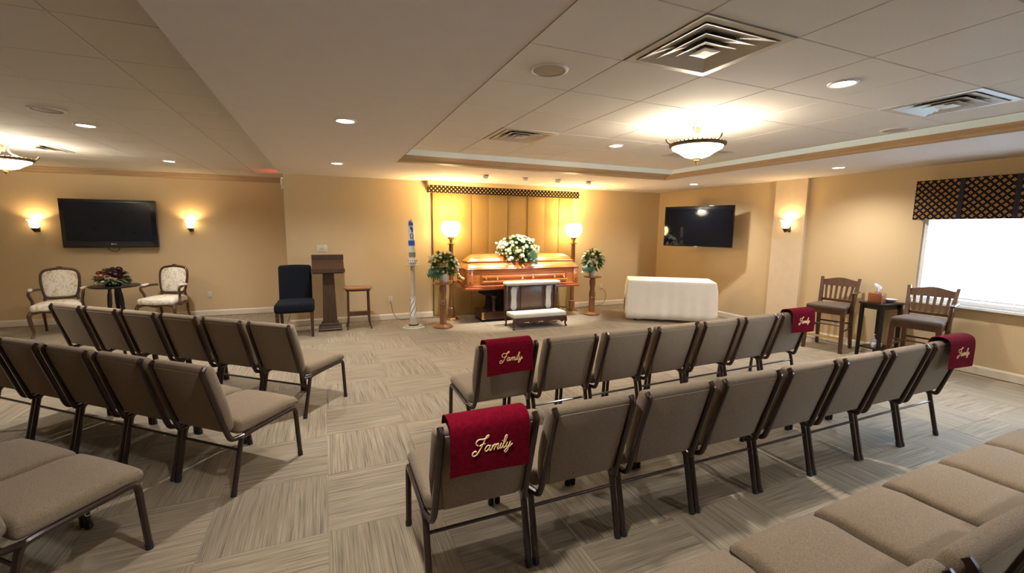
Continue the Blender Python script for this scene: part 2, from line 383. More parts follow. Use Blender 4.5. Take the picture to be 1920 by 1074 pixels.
WIN = [(1.05, 3.17), (-2.6, -0.5)]; WZ0, WZ1 = 0.79, 2.10
wr = MB(); ys = [YN] + [q for w in sorted(WIN) for q in w] + [YB]
wr.box(XR, XR + .15, YN, YB, -.12, WZ0); wr.box(XR, XR + .15, YN, YB, WZ1, ZTOP)
for a, b in ((ys[0], ys[1]), (ys[2], ys[3]), (ys[4], ys[5])): wr.box(XR, XR + .15, a, b, WZ0, WZ1)
struct('wall_right', wr, M['wall'], smooth=0)
struct('wall_pilaster', MB().box(7.0, XR, 4.66, 5.19, 0, ZS), M['pil'], smooth=0)
# baseboards with a stepped top
def baseboard(name, a, b, n):
    """a, b on the floor against the wall; n points into the room"""
    a, b, n = Vector((*a, 0)), Vector((*b, 0)), Vector((*n, 0)); mb = MB()
    prof = [(0, 0), (0.016, 0), (0.016, 0.082), (0.010, 0.096), (0.005, 0.104), (0, 0.104)]
    mb.loft([[p + n * o + Vector((0, 0, z)) for o, z in prof] for p in (a, b)])
    struct(name, mb, M['base'], smooth=0)
baseboard('baseboard_back', (XC, YB), (1.83, YB), (0, -1)); baseboard('baseboard_back_right', (4.76, YB), (XR, YB), (0, -1))
baseboard('baseboard_alcove', (XW, YL), (XC, YL), (0, -1)); baseboard('baseboard_right', (XR, YN), (XR, 4.66), (-1, 0))
baseboard('baseboard_right_far', (XR, 5.19), (XR, YB), (-1, 0)); baseboard('baseboard_pilaster', (7.0, 4.66), (7.0, 5.19), (-1, 0))
# ceilings: the soffit frames the tray; the alcove has its own lay-in ceiling
so = MB(); x0, x1, y0, y1 = TRAY_B
so.box(SX0, x0, YN, YB, ZS, ZTOP); so.box(x1, XR, YN, YB, ZS, ZTOP); so.box(x0, x1, YN, y0, ZS, ZTOP); so.box(x0, x1, y1, YB, ZS, ZTOP)
struct('ceiling_soffit', so, M['soffit'], smooth=0)
ceil_t = struct('ceiling_tray', MB().box(x0, x1, y0, y1, ZT + .03, ZTOP), M['tbar'], smooth=0)
ceil_l = struct('ceiling_alcove', MB().box(XW, SX0, YN, YL, ZL + .03, ZTOP), M['tbar'], smooth=0)
tiles = {}
def ctile(par, a, b, c, d, z):
    w, h = round(b - a, 3), round(d - c, 3); g = 0.0022
    if w < .03 or h < .03: return
    if (w, h) not in tiles:
        tiles[(w, h)] = MB().loft([rect(w / 2 - g - .003, h / 2 - g - .003, 0), rect(w / 2 - g, h / 2 - g, .003), rect(w / 2 - g, h / 2 - g, .016)]).mesh('ceiling_tile', M['tile'], 0)
    inst('ceiling_tile', tiles[(w, h)], par, ((a + b) / 2, (c + d) / 2, z))
def tgrid(par, gx, gy, X0, X1, Y0, Y1, z, skip=()):
    mb = MB(); xs = []; ys = []
    k = math.floor((X0 - gx) / CT)
    while gx + k * CT < X1: xs.append(k); k += 1
    k = math.floor((Y0 - gy) / CT)
    while gy + k * CT < Y1: ys.append(k); k += 1
    for i in xs:
        if gx + i * CT > X0: mb.box(gx + i * CT - .011, gx + i * CT + .011, Y0, Y1, z + .010, z + .030)
        for j in ys:
            if (i, j) in skip: continue
            ctile(par, max(X0, gx + i * CT), min(X1, gx + (i + 1) * CT), max(Y0, gy + j * CT), min(Y1, gy + (j + 1) * CT), z)
    for j in ys:
        if gy + j * CT > Y0: mb.box(X0, X1, gy + j * CT - .011, gy + j * CT + .011, z + .010, z + .030)
    mb.build('grid_bar', M['tbar'], par, smooth=0)
GX, GY = 1.6133, 2.2069
tgrid(ceil_t, GX, GY, TRAY_T[0], TRAY_T[1], TRAY_T[2], TRAY_T[3], ZT, {(0, -1), (4, -1), (0, 3), (4, 3)})
LGX, LGY = -1.07, 2.665
tgrid(ceil_l, LGX, LGY, -5.4, SX0, 1.4, YL, ZL, {(-4, 7)})
def ring4(r, z): return [(r[0], r[2], z), (r[1], r[2], z), (r[1], r[3], z), (r[0], r[3], z)]
def mixr(a, b, t): return tuple(p + (q - p) * t for p, q in zip(a, b))
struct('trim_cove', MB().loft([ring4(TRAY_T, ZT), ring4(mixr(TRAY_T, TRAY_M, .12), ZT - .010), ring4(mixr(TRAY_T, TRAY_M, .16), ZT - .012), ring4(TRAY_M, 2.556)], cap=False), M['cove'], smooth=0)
struct('trim_crown', MB().loft([ring4(TRAY_M, 2.556), ring4(mixr(TRAY_M, TRAY_B, .10), 2.548), ring4(mixr(TRAY_M, TRAY_B, .5), 2.520), ring4(mixr(TRAY_M, TRAY_B, .60), 2.515),
        ring4(mixr(TRAY_M, TRAY_B, .70), 2.498), ring4(mixr(TRAY_M, TRAY_B, .8), 2.494), ring4(TRAY_B, 2.486), ring4(mixr(TRAY_M, TRAY_B, 1.02), 2.488), ring4(mixr(TRAY_M, TRAY_B, 1.02), 2.491)], cap=False), M['crown'], smooth=0)
cr = [(0, 0), (-.012, 0), (-.018, .018), (-.040, .035), (-.055, .062), (-.075, .075), (-.080, .095), (0, .095)]
struct('trim_alcove', MB().loft([[(x, YL + o, ZL - .095 + z) for o, z in cr] for x in (XW, SX0 + .04)]), M['crown'], smooth=0)

# windows: frame, pane, mini blind, sill
def window(n, y0, y1):
    w = struct('window_%d' % n, MB().box(XR + .02, XR + .14, y0, y0 + .05, WZ0, WZ1).box(XR + .02, XR + .14, y1 - .05, y1, WZ0, WZ1)
        .box(XR + .02, XR + .14, y0 + .05, y1 - .05, WZ1 - .05, WZ1).box(XR + .02, XR + .14, y0 + .05, y1 - .05, WZ0, WZ0 + .05), M['vinyl'], smooth=0)
    MB().box(XR + .10, XR + .106, y0 + .05, y1 - .05, WZ0 + .05, WZ1 - .05).build('pane', M['glass'], w, smooth=0)
    MB().box(XR - .06, XR + .02, y0 - .04, y1 + .04, WZ0 - .028, WZ0).build('sill', M['vinyl'], w, smooth=0)
    MB().box(XR + .03, XR + .07, y0 + .055, y1 - .055, WZ1 - .095, WZ1 - .055).build('head_rail', M['vinyl'], w, smooth=0)
    MB().box(XR + .035, XR + .062, y0 + .055, y1 - .055, WZ0 + .062, WZ0 + .086).build('bottom_rail', M['vinyl'], w, smooth=0)
    s = MB(); z = WZ0 + .10
    while z < WZ1 - .10:
        s.add([(XR + .037, y0 + .057, z), (XR + .061, y0 + .057, z + .006), (XR + .061, y1 - .057, z + .006), (XR + .037, y1 - .057, z), (XR + .037, y0 + .057, z + .001), (XR + .061, y0 + .057, z + .007), (XR + .061, y1 - .057, z + .007), (XR + .037, y1 - .057, z + .001)],
              [(3, 2, 1, 0), (4, 5, 6, 7), (0, 1, 5, 4), (1, 2, 6, 5), (2, 3, 7, 6), (3, 0, 4, 7)]); z += .021
    tag(s.build('blind_slats', M['vinyl'], w, smooth=0), kind='stuff')
    c = MB()
    for y in (y0 + .35, (y0 + y1) / 2, y1 - .35): c.box(XR + .048, XR + .050, y - .001, y + .001, WZ0 + .07, WZ1 - .08)
    c.build('ladder_cord', M['vinyl'], w, smooth=0)
for n, (a, b) in enumerate(WIN): window(n + 1, a, b)
# box valance over the window in view
vt = thing('window_valance', 'black box valance with gold diamonds above the bright window', 'valance', (XR, 2.11, 1.815))
vm = MB().box(-.20, -.185, -1.10, 1.085, 0, .475); vm.uv = lambda p, n: (p.y, p.z); vm.build('front_panel', M['diamond'], vt, smooth=0)
for y in (-1.10, 1.07):
    q = MB().box(-.185, 0, y, y + .015, 0, .475); q.uv = lambda p, n: (p.x, p.z); q.build('side_panel', M['diamond'], vt, smooth=0)
MB().box(-.185, 0, -1.085, 1.07, .46, .475).build('top_board', M['tab'], vt, smooth=0)
for y in (-.70, -.26, .185, .645): MB().rbox(-.203, y, .2375, .006, .045, .475, .002, 0).build('band', M['tab'], vt)

# ------------------------------------------------------------------ light fixtures
can_l = MB().lathe([(0, -.004), (.064, -.004), (.066, -.001), (0, -.001)], n=24).mesh('lens', M['lens'], 40)
can_t = MB().lathe([(.066, 0), (.066, -.006), (.072, -.009), (.086, -.004), (.088, 0)], n=24).mesh('trim_ring', M['white'], 40)
CANS = [(0.19, 3.88, ZS, 'recessed downlight in the plain soffit nearer the camera, left of the tray'), (0.19, 6.43, ZS, 'recessed downlight in the plain soffit nearer the back wall, left of tray'),
        (3.12, 4.33, ZT, 'recessed downlight in the tiled tray behind the bowl light'), (3.15, 1.93, ZT, 'large-looking recessed downlight in the tray between the two near vents'),
        (6.22, 3.76, ZS, 'recessed downlight in right soffit nearest the window valance'), (6.2, 6.2, ZS, 'recessed downlight in right soffit above the wall television'),
        (-2.0, 5.45, ZL, 'recessed downlight in left alcove ceiling beside the round speaker'), (-2.0, 7.86, ZL, 'recessed downlight in left alcove ceiling close to the far wall'),
        (0.19, 1.33, ZS, 'recessed downlight overhead in left soffit, beside the camera'),
        (6.22, 1.3, ZS, 'recessed downlight in right soffit by the first window'),
        (3.1, -0.6, ZS, 'recessed downlight in the soffit behind the tray, middle'),
        (-4.2, 5.45, ZL, 'recessed downlight at the outer side of alcove ceiling')]
def spotlamp(par, loc, energy, col, size, blend, target, rad=.03):
    l = bpy.data.lights.new('lamp', 'SPOT'); l.energy = energy; l.color = col; l.spot_size = R(size); l.spot_blend = blend; l.shadow_soft_size = rad
    o = bpy.data.objects.new('lamp', l); COL.objects.link(o); o.parent = par; o.location = loc
    d = Vector(target) - (par.location + Vector(loc)); o.rotation_euler = d.to_track_quat('-Z', 'Y').to_euler(); return o
for x, y, z, lb in CANS:
    t = thing('downlight', lb, 'downlight', (x, y, z), 0, 'recessed downlights'); inst('lens', can_l, t); inst('trim_ring', can_t, t); spotlamp(t, (0, 0, -.014), CAN_W, (1.0, .965, .91), 150, 1.0, (x, y, 0), .05)
def pointlamp(par, loc, energy, col, rad):
    l = bpy.data.lights.new('lamp', 'POINT'); l.energy = energy; l.color = col; l.shadow_soft_size = rad
    o = bpy.data.objects.new('lamp', l); COL.objects.link(o); o.parent = par; o.location = loc; return o
for i, x in enumerate((2.39, 3.07, 3.68, 4.29)):
    t = thing('gimbal_spotlight', 'small gimbal spotlight in front of the fabric panels, %s from the left' % ('first', 'second', 'third', 'fourth')[i], 'spotlight', (x, 6.70, ZS), 0, 'gimbal spotlights over the casket')
    MB().lathe([(.045, 0), (.05, -.006), (.082, -.006), (.086, 0)], n=20).build('flange', M['white'], t)
    xf = Matrix.Translation((0, .01, -.012)) @ Matrix.Rotation(R(28), 4, 'X')
    MB().lathe([(.03, .01), (.044, .005), (.046, -.030), (.040, -.034), (.036, -.022), (0, -.020)], n=18, xf=xf).build('head', M['white'], t)
    spotlamp(t, (0, .03, -.06), 82, NEUT, 54, .5, (2.6 + .47 * i, 7.28, .6))
def bowl_light(lb, x, y, z, e):
    t = thing('ceiling_light', lb, 'ceiling light', (x, y, z), 0, 'alabaster bowl ceiling lights')
    MB().lathe([(0, 0), (.085, 0), (.088, -.012), (.05, -.026), (.018, -.032), (.014, -.10), (0, -.10)], n=24).build('canopy', M['bronze'], t)
    for k in range(3):
        a = 2 * math.pi * k / 3 + .5; d = Vector((math.cos(a), math.sin(a), 0))
        p = [d * .045 + Vector((0, 0, -.03)), d * .035 + Vector((0, 0, -.07)), d * .06 + Vector((0, 0, -.12)), d * .13 + Vector((0, 0, -.155)), d * .225 + Vector((0, 0, -.172)), d * .262 + Vector((0, 0, -.155)), d * .275 + Vector((0, 0, -.130))]
        MB().tube(spline(p), .0085, 6).build('arm', M['bronze'], t)
    rim = MB().lathe([(.205, -.178), (.232, -.170), (.246, -.178), (.243, -.196), (.224, -.206), (.205, -.198), (.205, -.178)], n=40)
    for k in range(40):
        a = 2 * math.pi * k / 40; rim.tube([(.236 * math.cos(a), .236 * math.sin(a), -.178), (.240 * math.cos(a), .240 * math.sin(a), -.166)], [.009, .004], 5)
    rim.build('rope_rim', M['bronze'], t)
    MB().lathe([(.222, -.196), (.212, -.222), (.180, -.240), (.150, -.256), (.110, -.285), (.065, -.300), (.018, -.304), (.018, -.296), (.063, -.292), (.106, -.277), (.146, -.249), (.177, -.232), (.206, -.215), (.216, -.196)], n=40).build('glass_bowl', M['bowl'], t)
    MB().lathe([(.040, -.300), (.042, -.310), (.024, -.316), (.027, -.326), (.026, -.334), (.012, -.340), (.010, -.347), (.014, -.352), (0, -.358)], n=16).build('finial', M['brass'], t)
    for k in range(3):
        a = 2 * math.pi * k / 3; pointlamp(t, (.10 * math.cos(a), .10 * math.sin(a), -.150), e, (1, .88, .70), .03)
bowl_light('glowing bowl ceiling light hanging in the tray over the right chairs', 3.16, 3.15, ZT, 10)
bowl_light('glowing bowl ceiling light at the left edge of the alcove', -3.30, 6.95, ZL, 11)
def sconce(lb, loc, rz, e):
    t = thing('wall_sconce', lb, 'wall sconce', loc, rz, 'small uplight wall sconces')      # local: wall at y=0, room at -y
    h = [(a, b) for a, b in ((.036, 0), (.052, .02), (.060, .05), (.062, .085), (.066, .112), (.088, .135), (.085, .137), (.062, .115), (.057, .085), (.055, .05), (.047, .023), (.03, .004))]
    MB().lathe(h, 0, -.095, 24).build('glass_shade', M['scon'], t)
    m = MB().lathe([(.043, .004), (.047, -.004), (.036, -.016), (.022, -.034), (.012, -.050), (.006, -.062), (0, -.066)], 0, -.095, 16)
    for k in range(6):
        a = math.pi * k / 3; m.tube([(.044 * math.cos(a), -.095 + .044 * math.sin(a), .02), (.046 * math.cos(a), -.095 + .046 * math.sin(a), -.004), (.012 * math.cos(a), -.095 + .012 * math.sin(a), -.052)], .004, 5)
    m.build('cup', M['bronze'], t)
    MB().tube(spline([(0, 0, -.01), (0, -.04, -.035), (0, -.075, -.03), (0, -.095, -.015)]), .007, 6).build('arm', M['bronze'], t)
    MB().rbox(0, -.006, -.01, .05, .012, .09, .005, 0).build('wall_plate', M['bronze'], t)
    pointlamp(t, (0, -.095, .085), e, WARM, .02)
sconce('lit wall sconce left of the alcove television', (-4.24, YL, 1.58), 0, 2.4)
sconce('lit wall sconce right of the alcove television', (-2.18, YL, 1.60), 0, 2.4)
sconce('lit wall sconce on the pale pilaster', (7.0, 4.895, 1.70), R(-90), 3.0)
# air diffusers and speakers
def diffuser(lb, cx, cy, z, seg=3):
    t = thing('air_diffuser', lb, 'vent', (cx, cy, z), 0, 'louvred ceiling diffusers'); a = CT / 2 - .004
    MB().loft([rect(a, a, .012), rect(a, a, -.004), rect(a - .045, a - .045, -.004), rect(a - .060, a - .060, .02)], cap=False).build('frame', M['louver'], t, smooth=0)
    MB().lathe([(.15, .018), (.15, .026), (0, .026)], n=24).build('duct_collar', M['dark'], t)
    MB().loft([rect(a, a, .029), rect(a, a, .0295)]).build('back_pan', M['louver'], t, smooth=0)
    for k, (o, i, zo, zi) in enumerate(((.245, .150, -.006, .020), (.175, .092, -.010, .016), (.108, .040, -.014, .012))):
        MB().loft([rect(i, i, zi), rect(o, o, zo), rect(o, o, zo - .003), rect(i - .004, i - .004, zi - .003)], cap=False).build('louver', M['louver'], t, smooth=0)
    MB().loft([rect(.055, .055, -.014), rect(.055, .055, -.018), rect(.03, .03, -.020)]).build('center_plate', M['louver'], t, smooth=0)
cc = lambda i, j: (GX + CT * (i + .5), GY + CT * (j + .5))
diffuser('big square air diffuser at the top of the picture, nearest one in the tray', *cc(0, -1), ZT)
diffuser('square air diffuser in the tray near the right window, reflecting daylight', *cc(4, -1), ZT)
diffuser('square air diffuser in the tray above the fabric wall panels, far left', *cc(0, 3), ZT)
diffuser('square air diffuser in the tray half hidden behind the bowl light', *cc(4, 3), ZT)
diffuser('square air diffuser in the alcove ceiling beside the left bowl light', LGX + CT * -3.5, LGY + CT * 7.5, ZL)
def speaker(lb, x, y, z):
    t = thing('ceiling_speaker', lb, 'speaker', (x, y, z), 0, 'round ceiling speakers')
    MB().lathe([(.098, 0), (.098, -.006), (.104, -.009), (.118, -.003), (.12, 0)], n=32).build('bezel', M['soffit'], t)
    MB().lathe([(.098, -.004), (.05, -.0065), (0, -.007)], n=32).build('grille', M['grille'], t)
speaker('round ceiling speaker left of the big near diffuser', 1.30, 2.515, ZT); speaker('round ceiling speaker by the cove on the right', 4.98, 2.54, ZT); speaker('round ceiling speaker in the left alcove ceiling', -2.02, 4.87, ZL)
es = thing('exit_sign', 'small glowing exit light tucked behind the wall corner by the alcove', 'exit sign', (XC, 8.45, 2.36))
MB().rbox(-.025, 0, 0, .05, .30, .19, .01, 0).build('housing', M['white'], es); MB().box(-.052, -.050, -.12, .12, .0, .085).build('lit_face', M['exitr'], es, smooth=0)
sn = thing('corner_sensor', 'tiny white motion sensor at the wall corner under the ceiling', 'sensor', (XC - .0, 8.10, 2.36))
MB().rbox(-.02, 0, 0, .04, .05, .10, .012, 0).build('body', M['white'], sn); MB().lathe([(.015, 0), (.018, -.02), (.008, -.035), (0, -.037)], -.025, 0, 12).build('eye', M['white'], sn)

# ------------------------------------------------------------------ row chairs
CW = 0.2475
def seat_fn(p):
    x, y, z = p
    if z > 0: z += .018 * (1 - (x / .25) ** 2) * (1 - (y / .25) ** 4) + .016 * max(0, -y) / .25
    z -= .030 * max(0, (y - .13) / .12) ** 2 * (1 if z > 0 else .25)
    return (x, y, z + .03 * y)
def back_fn(p):
    x, t, h = p; q = max(0, (-.02 - h) / .21)
    x *= 1 - .13 * min(1, q) ** 1.5
    if t > 0: t += .016 * (1 - (x / .25) ** 2) * (1 - (h / .23) ** 2)
    k = (h + .23) / .46
    return (x, .045 - .13 * k + t * .959 , .395 + .445 * k + t * .283)
def make_chair():
    t = thing('banquet_chair', 'x', 'chair')
    MB().rbox(0, .305, .408, .498, .49, .082, .034, 4, seat_fn, k=(0, .2, .55, 1)).build('seat', M['fabric'], t, smooth=60)
    MB().rbox(0, 0, 0, .494, .060, .46, .027, 4, back_fn, k=(0, .2, .55, 1)).build('backrest', M['fabric'], t, smooth=60)
    MB().rbox(0, -.0315, -.008, .405, .007, .415, .003, 1, lambda p: back_fn((p.x, p.y - .0315, p.z - .008)), xf=Matrix.Translation((0, .0315, .008))).build('back_panel', M['fabric'], t, smooth=60)
    for s in (-1, 1):
        x = s * CW
        MB().tube(fillet([(s * .217, -.094, .836), (s * .218, -.117, .812), (s * .222, .006, .392), (s * .228, .022, .350), (x, .095, .350)], .030), .0160, 8).build('back_post', M['frame'], t)
        rl = MB().tube(fillet([(x, 0, .012), (x, .078, .350), (x, .15, .357)], .05, 6), .0162, 8).build('leg', M['frame'], t)
        MB().tube([(x, -.003, 0), (x, .005, .034)], .0180, 8).build('foot_cap', M['rubber'], rl)
        fl_ = MB().tube(fillet([(x, .42, .371), (x, .505, .376), (x, .53, .012)], .05, 6), .0162, 8).build('leg', M['frame'], t)
        MB().tube([(x, .531, 0), (x, .5285, .034)], .0180, 8).build('foot_cap', M['rubber'], fl_)
        MB().tube([(x, .15, .357), (x, .42, .371)], .0150, 8).build('seat_rail', M['frame'], t)
    MB().tube([(-CW, .061, .270), (CW, .061, .270)], .0085, 8).build('stretcher', M['frame'], t)
    MB().tube([(-CW, .40, .366), (CW, .40, .366)], .0085, 8).build('seat_brace', M['frame'], t)
    MB().tube(fillet([(CW + .008, .29, .362), (CW + .012, .285, .340), (CW + .012, .335, .340), (CW + .008, .335, .365)], .01, 3), .0022, 5).build('ganging_loop', M['steel'], t)
    return t
proto = make_chair(); freeze(proto); used = [False]
def place(loc, rz, label, group):
    if not used[0]: used[0] = True; c = proto; c.location = loc; c.rotation_euler = (0, 0, rz)
    else: c = copy_tree(proto, None, loc, rz)
    c['label'] = label; c['group'] = group; return c
ORD = ['first', 'second', 'third', 'fourth', 'fifth', 'sixth', 'seventh', 'eighth']
ROWS = {}
def row(key, start, ang, pitch, n, phrase, group, end='aisle'):
    """start: outer rear foot at the row's aisle end; ang: direction in which the row runs; chairs look to its left or right"""
    d = Vector((math.cos(ang), math.sin(ang), 0)); out = []
    for i in range(n):
        p = Vector((*start, 0)) + d * pitch * (i + .5)
        rz = ang if math.cos(ang) > 0 else ang + math.pi
        out.append(place(p, rz, 'taupe padded chair, %s from the %s in the %s' % (ORD[i], end, phrase), group))
    for c in out: c.scale = (.965 if key[0] == 'L' else .988, 1, 1)
    ROWS[key] = out
row('R1', (0.905, 2.895), R(1.9), .5345, 7, 'front row of the right block', 'front row of chairs, right block')
row('R2', (0.35, 1.772), R(.25), .5296, 8, 'second row of the right block', 'second row of chairs, right block')
row('R3', (0.87, 0.562), R(1.3), .5296, 6, 'nearest row at the bottom right', 'nearest row of chairs, right block', 'left')
row('L1', (-.200, 4.02), R(180 - 40.3), .519, 6, 'front row of the left block', 'front row of chairs, left block')
row('L2', (-.560, 2.955), R(180 - 41.3), .521, 5, 'second row of the left block', 'second row of chairs, left block')
row('L3', (-1.225, 2.205), R(180 - 41.3), .521, 2, 'nearest row at the bottom left', 'nearest row of chairs, left block')
ROWS['R1'][0]['label'] = 'taupe padded chair at the aisle end of front right row, burgundy cloth on back'
ROWS['R2'][0]['label'] = 'taupe padded chair at aisle end of second right row, large burgundy cloth on back'
ROWS['R1'][6]['label'] = 'taupe padded chair at the wall end of front right row, burgundy cloth on back'
ROWS['R2'][7]['label'] = 'taupe padded chair at window end of second right row, burgundy cloth on back'

# reserved-seat cloths with embroidered script
STROKES = [
    [(1.55, 2.25), (1.35, 1.5), (1.0, .6), (.55, -.2), (.0, -.5), (-.35, -.25), (-.25, .2), (.15, .35), (.3, .1)],
    [(.45, 1.25), (.1, 1.55), (.05, 2.0), (.45, 2.35), (1.1, 2.3), (1.75, 2.35), (2.2, 2.65), (2.15, 2.85), (1.85, 2.75), (1.55, 2.25)],
    [(.75, 1.15), (1.2, 1.35), (1.75, 1.45)],
    [(2.65, .9), (2.25, 1.0), (1.9, .55), (1.95, .1), (2.3, .05), (2.6, .5), (2.8, 1.0), (2.68, .35), (2.8, .02), (3.05, .2)],
    [(3.05, .0), (3.2, .55), (3.25, .98)], [(3.14, .3), (3.4, .8), (3.65, 1.0), (3.75, .75), (3.6, .0)],
    [(3.68, .35), (3.95, .85), (4.25, 1.0), (4.32, .7), (4.2, .25), (4.32, .0), (4.6, .2)],
    [(4.85, 1.0), (4.72, .4), (4.8, .02), (5.1, .25)], [(4.97, 1.38), (5.0, 1.46)],
    [(5.1, .25), (5.5, 1.1), (5.75, 1.95), (5.62, 2.3), (5.42, 2.0), (5.3, 1.0), (5.28, .3), (5.45, .0), (5.75, .3)],
    [(6.0, 1.0), (5.88, .4), (6.05, .05), (6.4, .4), (6.6, 1.0)], [(6.6, 1.0), (6.42, .2), (6.2, -.6), (5.85, -.85), (5.7, -.55), (6.05, -.15), (6.6, .15), (7.05, .55)]]
def cloth(lb, chair, dx, seed, u=.0237, tilt=0):
    rnd = random.Random(seed)
    t = thing('reserved_seat_cloth', lb, 'cloth', chair.location, chair.rotation_euler.z, 'burgundy family seat cloths')
    prof = spline([(.0, .030, .66), (0, .006, .74), (0, -.030, .850), (0, -.058, .869), (0, -.092, .874), (0, -.124, .867), (0, -.144, .846), (0, -.151, .80), (0, -.151, .72), (0, -.149, .638)], 4)
    nx = 12; top = []; bot = []; vs = []; fs = []; n = len(prof)
    ph = rnd.uniform(0, 6)
    for sgn in (0, 1):
        for i in range(nx + 1):
            a = i / nx; x = dx + (a - .5) * .352
            for j, p in enumerate(prof):
                tt = j / (n - 1); fa = max(0, (tt - .6) / .4)
                nrm = Vector((0, -1, 0)) if tt > .55 else (Vector((0, 0, 1)) if tt > .3 else Vector((0, 1, .3)))
                w = fa * .0012 * math.sin(a * 9 + ph)
                vs.append(Vector((x + fa * tilt * .02, p.y + w - fa * .002, p.z + fa * .006 * math.sin(a * 3.1 + ph))) + nrm * (.004 * sgn))
    q = (nx + 1) * n
    for i in range(nx):
        for j in range(n - 1):
            a, b, c, d = i * n + j, (i + 1) * n + j, (i + 1) * n + j + 1, i * n + j + 1
            fs += [(a, b, c, d), (d + q, c + q, b + q, a + q)]
    for i in range(nx):
        for j in (0, n - 1): fs.append((i * n + j, (i + 1) * n + j, (i + 1) * n + j + q, i * n + j + q))
    for j in range(n - 1):
        for i in (0, nx): fs.append((i * n + j, i * n + j + 1, i * n + j + 1 + q, i * n + j + q))
    MB().add(vs, fs).build('velvet_sheet', M['velvet'], t, smooth=50)
    lt = MB()
    for st in STROKES:
        pts = [Vector(((x + .16 * y - 3.5) * u, 0, y * u)) for x, y in st]
        lt.tube([(dx + .008 + p.x, -.1572, .732 + p.z) for p in (spline(pts, 5) if len(pts) > 2 else pts)], u * .12, 6, flat=1)
    tag(lt.build('embroidered_lettering', M['thread'], t, smooth=60), 'gold script lettering reading Family')
cloth('large burgundy Family cloth on the nearest aisle chair', ROWS['R2'][0], -.012, 1)
cloth('burgundy Family cloth on the aisle chair of the front right row', ROWS['R1'][0], -.012, 2)
cloth('burgundy Family cloth on the far end chair beside the left bar chair', ROWS['R1'][6], .045, 3)
cloth('burgundy Family cloth hanging at the window end of second right row', ROWS['R2'][7], .075, 4)

# ------------------------------------------------------------------ fabric wall panels and cornice behind the casket
PX = [1.83, 2.195, 2.55, 2.915, 3.29, 3.74, 4.095, 4.44, 4.75]
pt = thing('panel_curtain', 'tall golden-tan fabric panel curtain on the wall behind the casket', 'curtain', (0, YB, 0))
for i, (a, b) in enumerate(zip(PX, PX[1:])):
    y = -.020 if i in (0, 4) else (-.040 if i % 2 else -.026)
    MB().rbox((a + b) / 2, y, 1.17, b - a + .012, .010, 2.26, .004, 0).build('panel', M['panel'], pt)
for x in (1.822, 3.292): MB().box(x, x + .012, -.040, -.012, .02, 2.30).build('edge_strip', M['edge'], pt, smooth=0)
MB().box(1.82, 4.76, -.05, 0, 2.285, 2.30).build('track', M['edge'], pt, smooth=0)
ct = thing('cornice', 'tan cornice box with black trellis band above the panel curtain', 'cornice', (3.29, YB, 0))
def cring(w, d, z): return [(-w, 0, z), (w, 0, z), (w, -d, z), (-w, -d, z)]
MB().loft([cring(1.545, .135, 2.40), cring(1.555, .145, 2.405), cring(1.56, .155, 2.43), cring(1.575, .17, 2.485), cring(1.575, .17, 2.489)]).build('crown', M['wall'], ct, smooth=0)
b = MB().box(-1.55, 1.55, -.150, -.138, 2.285, 2.412).box(-1.55, -1.538, -.138, 0, 2.285, 2.412).box(1.538, 1.55, -.138, 0, 2.285, 2.412)
b.uv = lambda p, n: ((p.x if abs(n.y) > .5 else p.y), p.z); b.build('trellis_band', M['trellis'], ct, smooth=0)

# ------------------------------------------------------------------ casket on its bier
CX, CY = 3.31, 7.47
k = thing('casket', 'closed polished cherry wood casket with brass handles', 'casket', (CX, CY, 0))
MB().loft([rrect(1.09, .30, .585, .02), rrect(1.125, .335, .588, .03), rrect(1.132, .342, .605, .03), rrect(1.128, .338, .625, .03), rrect(1.105, .318, .640, .02), rrect(1.112, .325, .648, .02), rrect(1.108, .322, .662, .02), rrect(1.085, .30, .672, .02)]).build('base_moulding', M['casketd'], k)
MB().loft([rrect(1.075, .293, .665, .015), rrect(1.082, .300, .94, .015)]).build('body', M['casket'], k)
MB().loft([rrect(1.085, .303, .930, .015), rrect(1.105, .322, .940, .02), rrect(1.110, .326, .955, .02), rrect(1.104, .32, .964, .02), rrect(1.09, .305, .968, .02)]).build('rim', M['casketd'], k)
def lid_ring(hx, hy, z): return rrect(hx, hy, z, .03, 3)
lid = MB().loft([lid_ring(1.100, .315, .962), lid_ring(1.095, .31, .978), lid_ring(1.035, .225, 1.055), lid_ring(1.02, .205, 1.072)]).build('lid', M['casket'], k)
MB().loft([lid_ring(1.045, .222, 1.066), lid_ring(1.055, .232, 1.075), lid_ring(1.045, .222, 1.084), lid_ring(1.03, .21, 1.088)]).build('lid_moulding', M['casketd'], lid)
MB().loft([lid_ring(1.03, .21, 1.084), lid_ring(1.0, .195, 1.115), lid_ring(.955, .165, 1.155), lid_ring(.905, .12, 1.183), lid_ring(.86, .06, 1.198), lid_ring(.84, .032, 1.201)]).build('lid_crown', M['casket'], lid, smooth=50)
for sx in (-1, 1):
    for sy in (-1, 1):
        c = MB().rbox(sx * 1.045, sy * .288, .80, .11, .06, .255, .008, 0).build('corner_post', M['casket'], k)
        for z in (.72, .885): MB().box(sx * 1.045 - .012, sx * 1.045 + .012, sy * .318, sy * .322, z - .012, z + .012).build('dark_rosette', M['mahog'], c, smooth=0)
        MB().rbox(sx * 1.045, sy * .29, .928, .12, .065, .018, .005, 0).build('post_cap', M['casketd'], c)
pf = MB()
for (a, b_, c_, d_) in ((-.85, .85, .858, .872), (-.85, .85, .700, .712), (-.85, -.836, .712, .858), (.836, .85, .712, .858)): pf.box(a, b_, -.312, -.296, c_, d_)
pf.build('panel_moulding', M['casketd'], k, smooth=0)
MB().rbox(0, -.300, .815, 1.66, .018, .055, .006, 0).build('raised_panel', M['casket'], k)
MB().tube([(-.83, -.362, .735), (.83, -.362, .735)], .016, 10).build('handle_bar', M['casket'], k)
